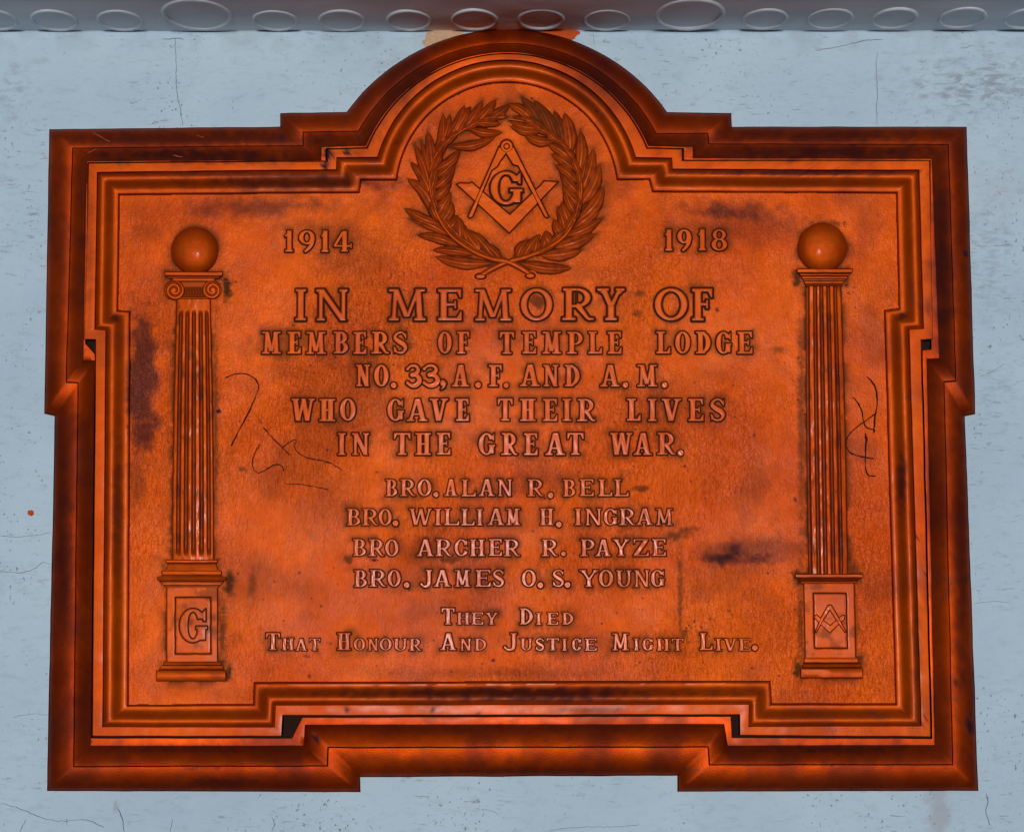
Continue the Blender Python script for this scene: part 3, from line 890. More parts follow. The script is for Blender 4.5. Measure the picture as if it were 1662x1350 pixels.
def dome(name, cx, cy, r, hgt, parent, cut):
    n1, n2 = 26, 64
    ph = np.linspace(0, math.pi / 2, n1)[:, None]; th = np.linspace(0, 2 * math.pi, n2, endpoint=False)[None, :]
    u = cx + r * np.sin(ph) * np.cos(th); v = cy + r * np.sin(ph) * np.sin(th)
    v = np.minimum(v, cut)
    h = HF - 1.5 + (hgt + 1.5) * np.cos(ph) ** 0.62 + 0 * th
    h = h + (fbm(u / 8, v / 8, 2, 6) - .5) * .5
    add_dist(cx - r, cy - r, cx + r, cy + r, lambda a, b: np.hypot(a - cx, b - cy) - r)
    return part(name, P(u, v, h).reshape(-1, 3), grid_faces(n1, n2, True)[:, ::-1], M_RELIEF, parent)


def shaft(name, y0, y1, xt, xb, flutes, fy0, fy1, mat, parent=None, hgt=11, closed_ends=True, fw=0.5):
    ny = 110; nx = 96
    yy = np.linspace(y0, y1, ny); tx = np.linspace(0, 1, nx)
    TT, YY = np.meshgrid(tx, yy)
    k = (YY - y0) / (y1 - y0)
    x0 = xt[0] + (xb[0] - xt[0]) * k; x1 = xt[1] + (xb[1] - xt[1]) * k
    # gentle swelling
    sw = 1.3 * np.sin(math.pi * k)
    x0 = x0 - sw; x1 = x1 + sw
    XX = x0 + (x1 - x0) * TT
    edge = np.minimum(TT, 1 - TT) * (x1 - x0)
    h = HF - 1.5 + (hgt + 1.5) * smooth(-.4, 2.2, edge)
    h = h + 2.4 * (1 - (2 * TT - 1) ** 2)
    fl = 0
    for c, wd in flutes:
        d = np.abs(TT - c) / (wd * fw)
        fl = fl + np.sqrt(np.clip(1 - d * d, 0, 1))
    endm = np.clip((YY - fy0) / 4.5, 0, 1) * np.clip((fy1 - YY) / 4.5, 0, 1)
    endm = np.sqrt(np.clip(1 - (1 - endm) ** 2, 0, 1))
    h = h - 5.2 * np.minimum(fl, 1) * endm
    h = h + (fbm(XX / 5, YY / 14, 2, 8) - .5) * .7
    add_dist(x0.min(), y0, x1.max(), y1, lambda u, v: np.maximum((xt[0] - 1 + (xb[0] - xt[0]) * (v - y0) / (y1 - y0)) - u, u - (xt[1] + 1 + (xb[1] - xt[1]) * (v - y0) / (y1 - y0))) + 0 * v)
    v = P(XX, YY, h).reshape(-1, 3)
    at = np.zeros((ny * nx, 3), np.float32)
    stn = fbm(XX / 16, YY / 40, 4, 13)
    at[:, 1] = (np.minimum(fl, 1) * endm * 0.55 + smooth(.55, .75, stn) * .3).ravel().clip(0, 1)
    at[:, 0] = (smooth(.58, .75, fbm(XX / 9 + 5, YY / 22, 4, 15)) * .5).ravel()
    return part(name, v, grid_faces(ny, nx), mat, parent, attr=at)


# left pillar (Ionic)
lp = shaft('pillar', 486, 908, (285.5, 342.5), (278.5, 348), [(.155, .105), (.335, .105), (.515, .105), (.70, .105), (.87, .095)], 508, 897, M_RELIEF, hgt=9)
lp['label'] = 'left pillar with scrolled Ionic capital and letter G on its pedestal'
dome('ball', 316, 407, 38.5, 21, lp, 441.5)
rows_relief('abacus', [(440.5, 267, 361.5, 30), (441, 266.5, 362, 38), (442.5, 266.5, 362, 40.5), (446.5, 267, 361.5, 40.5), (448, 267.5, 361, 39), (448.6, 269, 359.5, 35), (451, 272, 356, 35.5), (453, 274, 354, 33)], M_RELIEF, lp)
# capital: scrolls worked as a relief
cell = 0.6
xs = np.arange(260, 368, cell); ys = np.arange(449, 494, cell)
X, Y = np.meshgrid(xs, ys)


def volute(cx, cy, R, sgn):
    dx = (X - cx) * sgn; dy = Y - cy
    r = np.hypot(dx, dy); th = np.arctan2(-dy, -dx)           # angle from the outer side
    ph = (th / (2 * math.pi)) % 1.0
    band = ((r / R * 2.35) + ph * 1.0) % 1.0
    ridge = smooth(.10, .30, band) * smooth(1.0, .80, band)
    disk = smooth(0.6, -1.0, r - R)
    return disk, np.where(r < R * .2, 1.0, ridge), r - R


d1, r1, s1 = volute(283, 471, 16.2, 1)
d2, r2, s2 = volute(344.5, 470.5, 15.4, -1)
band = sbox(X, Y, 279, 451, 349, 457.5)
lower = sbox(X, Y, 288, 457, 340, 487)
hgt = np.full(X.shape, HF - 2.0)
hgt = np.maximum(hgt, HF - 2 + 6.5 * smooth(.5, -1, lower))
eggs = 0.5 + 0.5 * np.cos((X - 314) / 5.2 * 2 * math.pi / 1.0)
hgt = np.where((lower < -1) & (Y > 466) & (Y < 481), HF + 2.5 + 3.4 * eggs * np.sin(np.clip((Y - 466) / 15, 0, 1) * math.pi), hgt)
hgt = np.where((lower < -1) & (Y >= 481), HF + 7.5 * np.sin(np.clip((Y - 481) / 6, 0, 1) * math.pi) ** .5 + 1, hgt)
hgt = np.maximum(hgt, HF - 2 + 13.5 * smooth(.6, -1.2, band) - 2.5 * np.exp(-((Y - 457.2) / .8) ** 2))
for dd, rg in ((d1, r1), (d2, r2)):
    hgt = np.where(dd > 0.02, np.maximum(np.where(dd > .5, HF - 2, hgt), HF - 2 + dd * (8 + 7.5 * rg)), hgt)
vis = hgt > HF - 1.6
kp = vis[:-1, :-1] | vis[1:, :-1] | vis[:-1, 1:] | vis[1:, 1:]
ny, nx = X.shape; idx = np.arange(ny * nx).reshape(ny, nx)
fc = np.stack([idx[:-1, :-1], idx[:-1, 1:], idx[1:, 1:], idx[1:, :-1]], -1)[kp]
at = np.zeros((ny * nx, 3), np.float32)
at[:, 0] = (smooth(HF + 8, HF + 1, hgt) * .75).ravel()
part('capital', P(X, Y, hgt).reshape(-1, 3), fc, M_RELIEF, lp, attr=at)
add_dist(266, 451, 361, 490, lambda u, v: np.minimum(np.hypot(u - 283, v - 471) - 15, np.hypot(u - 344.5, v - 470.5) - 15))

rows_relief('base', [(907.5, 269, 353, 30), (908, 268.5, 353.5, 37), (909.5, 268.5, 353.5, 39), (912, 268.5, 353.5, 39), (913.5, 269, 353, 37), (914, 271, 352, 34), (917, 272, 351.5, 35), (924, 269, 354, 36), (926, 263, 359, 36.5), (927, 262, 360, 39.5), (930, 262, 360, 40), (932.8, 262.5, 359.5, 39),
    (933.4, 263, 359, 35), (935.8, 256, 366, 36), (936.4, 254.5, 367.5, 42), (939, 254.5, 367.5, 43), (942, 255.5, 366.5, 41.5), (942.8, 258, 364, 38), (946, 261, 361.5, 39), (949, 264, 358.5, 38.5), (949.8, 265, 357.5, 35.5), (953.4, 268, 354.5, 36), (954.4, 269, 354, 33)], M_RELIEF, lp)


def die(name, x0, x1, y0, y1, px0, px1, py0, py1, parent, skew=0.0):
    c = .9
    xs = np.arange(x0 - 1, x1 + 1.01, c); ys = np.arange(y0 - 1, y1 + 1, c)
    X, Y = np.meshgrid(xs, ys)
    o_ = sbox(X, Y, x0, y0 - 4, x1, y1 + 4)
    p_ = sbox(X, Y, px0, py0, px1, py1) + (fbm(X / 9, Y / 9, 2, 4) - .5) * 1.2
    h = HF - 2 + 11 * smooth(.6, -1.6, o_) - 3.2 * smooth(.9, -1.3, p_) - 1.0 * np.exp(-((p_ + .2) / 1.0) ** 2)
    X2 = X + skew * (Y - y0) / (y1 - y0)
    at = np.zeros((X.size, 3), np.float32)
    at[:, 1] = (0.75 * np.exp(-((p_ + .3) / 1.3) ** 2)).ravel()
    at[:, 0] = (smooth(.5, .75, fbm(X / 20, Y / 20, 4, 21)) * .45).ravel()
    add_dist(x0, y0, x1, y1, box_d(x0, y0, x1, y1))
    return part(name, P(X2, Y, h).reshape(-1, 3), grid_faces(len(ys), len(xs)), M_RELIEF, parent, attr=at)


die('pedestal', 269.5, 354, 954, 1073.5, 284.5, 342, 969, 1060.5, lp)
put_letter('G', 291.5, 336, 987.5, 1042, h=HF + 5.4, depth=3.2, stem=.22, parent=lp, halo=False)
rows_relief('plinth', [(1072.5, 268, 356, 32), (1073.2, 266, 359, 37), (1075.5, 265.5, 359.5, 38.5), (1078.5, 265, 360, 37.5), (1079.2, 262, 361, 36), (1080.2, 260, 362.5, 39), (1084, 258.5, 363.5, 39.8), (1086, 258.5, 363.5, 38), (1086.8, 256, 365, 37),
    (1087.6, 253.5, 366.5, 42), (1089.5, 253, 367, 43.5), (1096, 253, 367, 43.8), (1102.5, 253, 367, 43.5), (1104.5, 253, 367, 42), (1105.2, 253.5, 366.5, 34), (1105.6, 254, 366, HF - 1.5)], M_RELIEF, lp)

# right pillar (plain cap)
rp_ = shaft('pillar', 465, 932, (1307, 1366), (1311.5, 1377), [(.06, .085), (.265, .085), (.44, .085), (.63, .085), (.82, .085)], 460, 940, M_RELIEF, hgt=9, fw=.62)
rp_['label'] = 'right pillar with plain stepped capital and compasses on its pedestal'
dome('ball', 1334.5, 402, 40.3, 22, rp_, 436.5)
rows_relief('capital', [(435.3, 1294, 1384, 30), (436, 1293, 1384.5, 40), (437.5, 1293, 1384.5, 42.5), (441.5, 1293.5, 1384, 42.5), (443, 1294, 1383, 40.5), (443.6, 1296, 1381.5, 37), (445, 1297, 1380.5, 40), (447, 1298, 1379.5, 39.5), (448, 1299.5, 1377.5, 36.5),
    (449.5, 1300, 1376.5, 39), (452, 1301, 1375.5, 38.5), (453.5, 1302.5, 1373.5, 35.5), (456, 1304, 1371, 35), (457, 1304.5, 1370.5, 38.2), (460, 1305, 1369.5, 37.5), (461, 1306, 1368, 35.5), (463, 1306.5, 1367.5, 37), (466, 1307, 1366.5, 33)], M_RELIEF, rp_)
die('pedestal', 1303.5, 1387.5, 947, 1067, 1320, 1373, 962.5, 1051.5, rp_, skew=2.5)
rows_relief('pedestal_cornice', [(930.3, 1292, 1400, 30), (931, 1290.5, 1401, 40), (932.5, 1290, 1401.5, 42), (936, 1290.5, 1401, 42), (938, 1293, 1399, 39.5), (938.8, 1295.5, 1396.5, 36.5), (941, 1296.5, 1395, 38.5), (942, 1297.5, 1394, 36), (943.5, 1298, 1393, 39), (946, 1299, 1392, 38.2), (947.4, 1302.5, 1388, 34)], M_RELIEF, rp_)
rows_relief('plinth', [(1066, 1307, 1391, 32), (1066.8, 1305.5, 1392.5, 37), (1069, 1305, 1393, 38), (1074, 1304.5, 1394, 37.5), (1076, 1304, 1395.5, 35.5), (1078, 1303, 1397, 38.5), (1081, 1302, 1398.5, 39.5), (1083.4, 1301.5, 1399.5, 37),
    (1084.2, 1299.5, 1400.5, 41.5), (1086, 1299, 1401, 43), (1093, 1299, 1401, 43.3), (1098, 1299, 1401, 43), (1099.7, 1299, 1401, 41.5), (1100.6, 1299.5, 1400, 34), (1101, 1300, 1400, HF - 1.5)], M_RELIEF, rp_)


# ------------------------------------------------------------------ emblem pieces cut from their outlines
def sdf_part(name, fn, bbox, h0, top, ramp, parent=None, cell=.55, halo=True, crown=0.0, side=.8):
    x0, y0, x1, y1 = bbox
    xs = np.arange(x0 - 3, x1 + 3, cell); ys = np.arange(y0 - 3, y1 + 3, cell)
    X, Y = np.meshgrid(xs, ys)
    d = fn(X, Y)
    h = h0 - .4 + (top - h0 + .4) * smooth(ramp * .8, -ramp * .6, d) + crown * smooth(0, -4, d)
    h = h + (fbm(X / 9, Y / 9, 2, 2) - .5) * .25 * (d < 0)
    c = d < ramp * 1.4
    kp = c[:-1, :-1] | c[1:, :-1] | c[:-1, 1:] | c[1:, 1:]
    ny, nx = X.shape; idx = np.arange(ny * nx).reshape(ny, nx)
    fc = np.stack([idx[:-1, :-1], idx[:-1, 1:], idx[1:, 1:], idx[1:, :-1]], -1)[kp]
    us = np.unique(fc); rm = -np.ones(ny * nx, int); rm[us] = np.arange(len(us))
    at = np.zeros((len(us), 3), np.float32)
    at[:, 1] = side * np.exp(-((d.ravel()[us] - .4) / (ramp * .7)) ** 2)
    if halo: add_dist(x0, y0, x1, y1, fn)
    return part(name, P(X, Y, h).reshape(-1, 3)[us], rm[fc], M_RELIEF, parent, attr=at)


def c3(x, y): return (620 + x / 3.375, 60 + y / 3.375)


sq_pts = [c3(*p) for p in [(697, 1076), (408, 808), (425, 800), (478, 802), (492, 795), (700, 972), (868, 812), (888, 788), (965, 795)]]
sdf_part('square', lambda X, Y: spoly(X, Y, sq_pts), (738, 290, 908, 381), HF, HF + 5, 1.8)
legL = [c3(*p) for p in [(640, 600), (470, 985), (482, 994), (498, 985), (600, 735), (632, 712), (650, 680), (690, 628)]]
legR = [c3(*p) for p in [(722, 600), (915, 985), (903, 993), (890, 985), (764, 745), (745, 708), (716, 700), (672, 628)]]
sdf_part('compass_leg', lambda X, Y: spoly(X, Y, legL), (756, 234, 828, 358), HF, HF + 9, 1.8)
sdf_part('compass_leg', lambda X, Y: spoly(X, Y, legR), (815, 234, 895, 358), HF, HF + 9.6, 1.8)
pc = c3(683, 600)
sdf_part('pivot', lambda X, Y: np.hypot(X - pc[0], Y - pc[1]) - 10.5, (pc[0] - 11, pc[1] - 11, pc[0] + 11, pc[1] + 11), HF, HF + 11, 2.2, crown=0)
sdf_part('pivot', lambda X, Y: np.hypot(X - pc[0], Y - pc[1]) - 5.0, (pc[0] - 6, pc[1] - 6, pc[0] + 6, pc[1] + 6), HF + 10, HF + 13.5, 2.6)
put_letter('G', 796, 849, 278, 333, h=HF, depth=6.0, stem=.22)
# compasses and square on the right pedestal
HB = HF + 5.4
sdf_part('square', lambda X, Y: spoly(X, Y, [(1347, 1027), (1321.5, 1003), (1321.5, 999), (1325, 996.5), (1347.3, 1014.5), (1367, 997.5), (1371.5, 998), (1371, 1004)]), (1320, 995, 1373, 1028), HB, HB + 3.2, 1.5, rp_, halo=False)
sdf_part('compasses', lambda X, Y: np.minimum(sstroke(X, Y, [(1346, 984.5), (1335, 1003), (1324.5, 1025)], [7, 6, 3]), sstroke(X, Y, [(1347.5, 984.5), (1359.5, 1004), (1372, 1025)], [7, 6, 3])), (1320, 979, 1375, 1028), HB, HB + 5.2, 1.5, rp_, halo=False)

# ------------------------------------------------------------------ wreath
wreath_pts_L = [(690, 1232), (600, 1215), (500, 1175), (380, 1090), (305, 980), (268, 860), (262, 740), (300, 640), (375, 560), (480, 490), (580, 450), (670, 440)]
wreath_pts_R = [(690, 1232), (790, 1205), (900, 1160), (1000, 1090), (1060, 990), (1090, 870), (1085, 760), (1045, 670), (975, 580), (890, 520), (800, 470), (690, 450)]


def tube(name, pts, rad, h, parent, flat=.8):
    q = bez(pts, 8); n = len(q)
    tg = np.gradient(q, axis=0); tg /= np.linalg.norm(tg, axis=1)[:, None]
    nr = np.stack([-tg[:, 1], tg[:, 0]], 1)
    a = np.linspace(-.15, math.pi + .15, 9)
    rr = np.interp(np.linspace(0, 1, n), np.linspace(0, 1, len(rad)), rad)
    rr = rr * (1 + .15 * (fbm(q[:, 0] / 6, q[:, 1] / 6, 2) - .5))
    vs = []
    for i in range(n):
        off = np.cos(a) * rr[i]
        vs.append(P(q[i, 0] + nr[i, 0] * off, q[i, 1] + nr[i, 1] * off, h + np.sin(a) * rr[i] * flat))
    return part(name, np.concatenate(vs), grid_faces(n, 9), M_RELIEF, parent)


stemL = [c3(*p) for p in wreath_pts_L]; stemR = [c3(*p) for p in wreath_pts_R]
wreath = tube('wreath', [c3(832, 1318), c3(775, 1275)] + stemL, [4.6, 5.2, 3.4, 2.5, 2.0, 1.7, 1.4], HF + 4.6, None)
wreath['label'] = 'laurel wreath of two crossed leafy branches'
tube('branch', [c3(520, 1322), c3(600, 1272)] + stemR, [4.8, 4.6, 3.4, 2.5, 2.0, 1.7, 1.4], HF + 4.2, wreath)
sdf_part('branch_end', lambda X, Y: sell(X, Y, *c3(812, 1308), 7.5, 4.5), (850, 440, 872, 458), HF + 4, HF + 10, 2.5, wreath, halo=False, side=.35)
sdf_part('branch_end', lambda X, Y: sell(X, Y, *c3(540, 1312), 8.5, 4.2), (766, 440, 792, 458), HF + 4, HF + 9.5, 2.5, wreath, halo=False, side=.35)


def leaf(tip, base, width, bend, h, hh=5.5, fold=.5):
    b0 = np.array(c3(*base)); t0 = np.array(c3(*tip))
    ax = t0 - b0; L = np.hypot(*ax); ax /= L; nr = np.array([-ax[1], ax[0]])
    nu, nv = 17, 11
    u = np.linspace(0, 1, nu)[:, None]; v = np.linspace(-1, 1, nv)[None, :]
    wd = width * 1.42 * (np.sin(math.pi * u ** 0.95) ** 0.60 * .95 + .05 * (1 - u)) * .5
    cb = bend * L * np.sin(math.pi * u)
    wv = 1 + .05 * np.sin(u * 17 + L)
    off = cb + v * wd * wv
    px = b0[0] + ax[0] * L * u + nr[0] * off; py = b0[1] + ax[1] * L * u + nr[1] * off
    prof = np.sqrt(np.clip(1 - np.abs(v) ** 2.4, 0, 1))
    rib = 0.9 * np.exp(-(v / .13) ** 2) - 0.9 * np.exp(-((np.abs(v) - .34) / .17) ** 2) * fold * 2
    z = h - 2.5 + (2.5 + hh * np.sin(math.pi * np.clip(u * .9 + .07, 0, 1)) ** .6) * prof + rib * np.sin(math.pi * u)
    z = z - 1.5 * u ** 3
    at = np.zeros((nu * nv, 3), np.float32)
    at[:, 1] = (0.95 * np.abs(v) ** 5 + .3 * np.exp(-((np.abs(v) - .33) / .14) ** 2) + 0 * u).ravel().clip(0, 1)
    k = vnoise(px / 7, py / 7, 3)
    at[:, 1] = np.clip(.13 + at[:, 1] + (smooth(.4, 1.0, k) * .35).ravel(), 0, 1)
    if tip[0] > 740 and tip[1] < 460: at[:, 0] += 0.55 * (tip[0] < 960)
    add_dist(px.min(), py.min(), px.max(), py.max(), lambda X, Y: sstroke(X, Y, [tuple(b0), tuple((b0 + t0) / 2 + nr * bend * L), tuple(t0)], [width * .6, width * .9, 1]))
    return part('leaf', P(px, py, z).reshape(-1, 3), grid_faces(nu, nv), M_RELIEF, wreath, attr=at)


LL = [  # outer leaves, left branch (tip, base, width, bend)
    ((282, 1202), (600, 1240), 20, -.06), ((470, 1285), (300, 1205), 1, 0),
    ((272, 1168), (500, 1192), 16, .04), ((192, 1085), (420, 1145), 17, .05), ((148, 995), (360, 1085), 17, .06), ((118, 937), (320, 1030), 17, -.05),
    ((138, 775), (285, 985), 22, .14), ((152, 680), (278, 925), 19, .09), ((178, 590), (270, 880), 18, .05), ((250, 518), (275, 810), 20, .03),
    ((215, 570), (270, 850), 14, .03), ((335, 420), (290, 700), 19, .07), ((375, 425), (310, 640), 17, .02), ((455, 370), (350, 580), 17, .05), ((488, 380), (385, 555), 18, -.02),
    ((552, 350), (430, 520), 16, .05), ((628, 340), (500, 485), 17, .04), ((700, 372), (560, 455), 17, .07), ((640, 400), (470, 500), 13, .03)]
LI = [  # inner leaves, left branch
    ((662, 525), (470, 500), 15, .08), ((625, 545), (375, 600), 16, .09), ((430, 618), (290, 730), 17, .1), ((408, 660), (282, 775), 15, .08), ((402, 705), (278, 835), 16, .08),
    ((372, 800), (275, 890), 15, .05), ((375, 890), (285, 945), 14, .02), ((382, 790), (290, 900), 15, .02), ((388, 905), (320, 1025), 20, .05), ((378, 850), (300, 985), 18, .0), ((415, 975), (350, 1060), 17, .12),
    ((418, 985), (430, 1130), 18, .02), ((440, 1020), (480, 1160), 17, -.02), ((505, 1080), (545, 1195), 16, .02), ((440, 1040), (590, 1215), 20, -.05), ((560, 1130), (655, 1222), 15, .03), ((470, 1055), (620, 1220), 16, .04)]
LM = [((650, 480), (500, 475), 14, -.04), ((690, 440), (540, 455), 12, -.05), ((300, 700), (262, 860), 12, .03), ((330, 610), (270, 740), 12, .05), ((255, 900), (310, 1010), 13, -.03), ((470, 1140), (600, 1212), 12, .05)]
RL = [((1042, 1268), (760, 1240), 19, .05), ((1103, 1165), (870, 1198), 22, .04), ((1168, 1080), (950, 1155), 23, .03), ((1207, 992), (1005, 1092), 18, .06), ((1202, 925), (1050, 1050), 20, .02),
      ((1215, 815), (1080, 1000), 22, .10), ((1195, 700), (1090, 920), 22, .07), ((1160, 608), (1090, 850), 20, .05), ((1088, 512), (1075, 760), 20, .05), ((1000, 415), (1030, 650), 22, .05),
      ((940, 400), (1000, 600), 17, .03), ((885, 385), (960, 560), 16, .03), ((835, 348), (930, 530), 18, .05), ((765, 330), (880, 500), 20, .04), ((690, 368), (830, 470), 18, .1), ((1120, 650), (1085, 820), 13, .02)]
RI = [((700, 462), (860, 500), 14, -.08), ((700, 490), (880, 515), 14, -.1), ((775, 535), (945, 575), 17, -.1), ((905, 585), (1045, 690), 18, .08), ((925, 640), (1060, 735), 16, .05), ((948, 700), (1072, 800), 16, .05),
      ((975, 740), (1085, 860), 17, -.05), ((990, 815), (1085, 930), 18, -.03), ((1000, 820), (1070, 985), 16, -.06), ((985, 900), (1040, 1040), 18, -.05), ((940, 1000), (1000, 1090), 17, -.1), ((965, 930), (1010, 1070), 15, .0),
      ((895, 1060), (930, 1145), 18, -.1), ((905, 1075), (880, 1170), 14, .0), ((850, 1090), (830, 1190), 16, .05), ((800, 1110), (740, 1225), 18, -.1), ((870, 1080), (770, 1215), 15, -.05)]
LM += [((268, 700), (262, 800), 12, .05), ((290, 640), (265, 730), 12, .05), ((420, 500), (330, 600), 13, .03), ((380, 545), (300, 640), 13, -.03), ((560, 440), (440, 510), 13, .03), ((262, 790), (280, 900), 13, .05), ((255, 850), (300, 970), 13, .04), ((300, 960), (400, 1080), 14, .03), ((330, 1010), (450, 1120), 13, .02), ((390, 1080), (540, 1180), 13, .03)]
RM = [((1090, 760), (1085, 900), 13, -.04), ((1040, 640), (1085, 760), 13, -.04), ((980, 570), (1060, 680), 13, -.03), ((880, 500), (990, 590), 14, -.03), ((1100, 860), (1060, 980), 13, -.04), ((1080, 950), (1000, 1080), 13, -.03), ((1040, 1040), (920, 1130), 13, -.03), ((920, 520), (1030, 640), 12, .03), ((800, 460), (930, 540), 13, -.02), ((760, 430), (900, 500), 12, .03), ((1070, 690), (1085, 830), 12, .03), ((1085, 900), (1040, 1020), 12, .03), ((720, 440), (850, 480), 12, .05), ((970, 1130), (830, 1200), 12, -.04)]
n_leaf = 0
for lst, hb, hh in ((LL, HF, 4.6), (LI, HF + .6, 5.2), (RL, HF, 4.6), (RI, HF + .6, 5.2), (LM, HF + 2.4, 4.6), (RM, HF + 2.4, 4.6)):
    for tip, base, w, bd in lst:
        if w < 2: continue
        leaf(tip, base, w * .86, bd, hb + (n_leaf % 3) * .45, hh); n_leaf += 1

# ------------------------------------------------------------------ pigment and painted shade maps
R_ = np.zeros((MH, MW), np.float32); G_ = np.zeros_like(R_); B_ = np.zeros_like(R_)
N1 = fbm(UU / 26, VV / 26, 4, 31).astype(np.float32)
N2 = fbm(UU / 90, VV / 90, 4, 41).astype(np.float32)
N3 = fbm(UU / 7, VV / 7, 3, 51).astype(np.float32)
# residue left round the raised work where polishing never reached
halo = np.exp(-np.clip(DIST, 0, 60) / (2.2 + 4.2 * smooth(.35, .7, N1)))
R_ += 0.8 * halo * (0.35 + 0.75 * smooth(.30, .62, N1))
R_ *= (0.8 + .4 * N3)


def stain_shade(arr, cx, cy, rx, ry, amt, rot=0, soft=.5, seed=0, rag=.7):
    m = max(rx, ry) * 1.9
    a, b2 = max(0, int(cx - m)), min(MW, int(cx + m)); c2, d2 = max(0, int(cy - m)), min(MH, int(cy + m))
    u, v = UU[c2:d2, a:b2] - cx, VV[c2:d2, a:b2] - cy
    cr, sr = math.cos(math.radians(rot)), math.sin(math.radians(rot))
    x = (u * cr + v * sr) / rx; y = (-u * sr + v * cr) / ry
    sc = max(min(rx, ry) * .9, 5)
    r = np.hypot(x, y) + (fbm((u + cx) / sc, (v + cy) / sc, 4, seed + 60) - .5) * 2 * rag
    k = smooth(1 + soft * .5, 1 - soft, r) * amt
    arr[c2:d2, a:b2] = np.maximum(arr[c2:d2, a:b2], k)


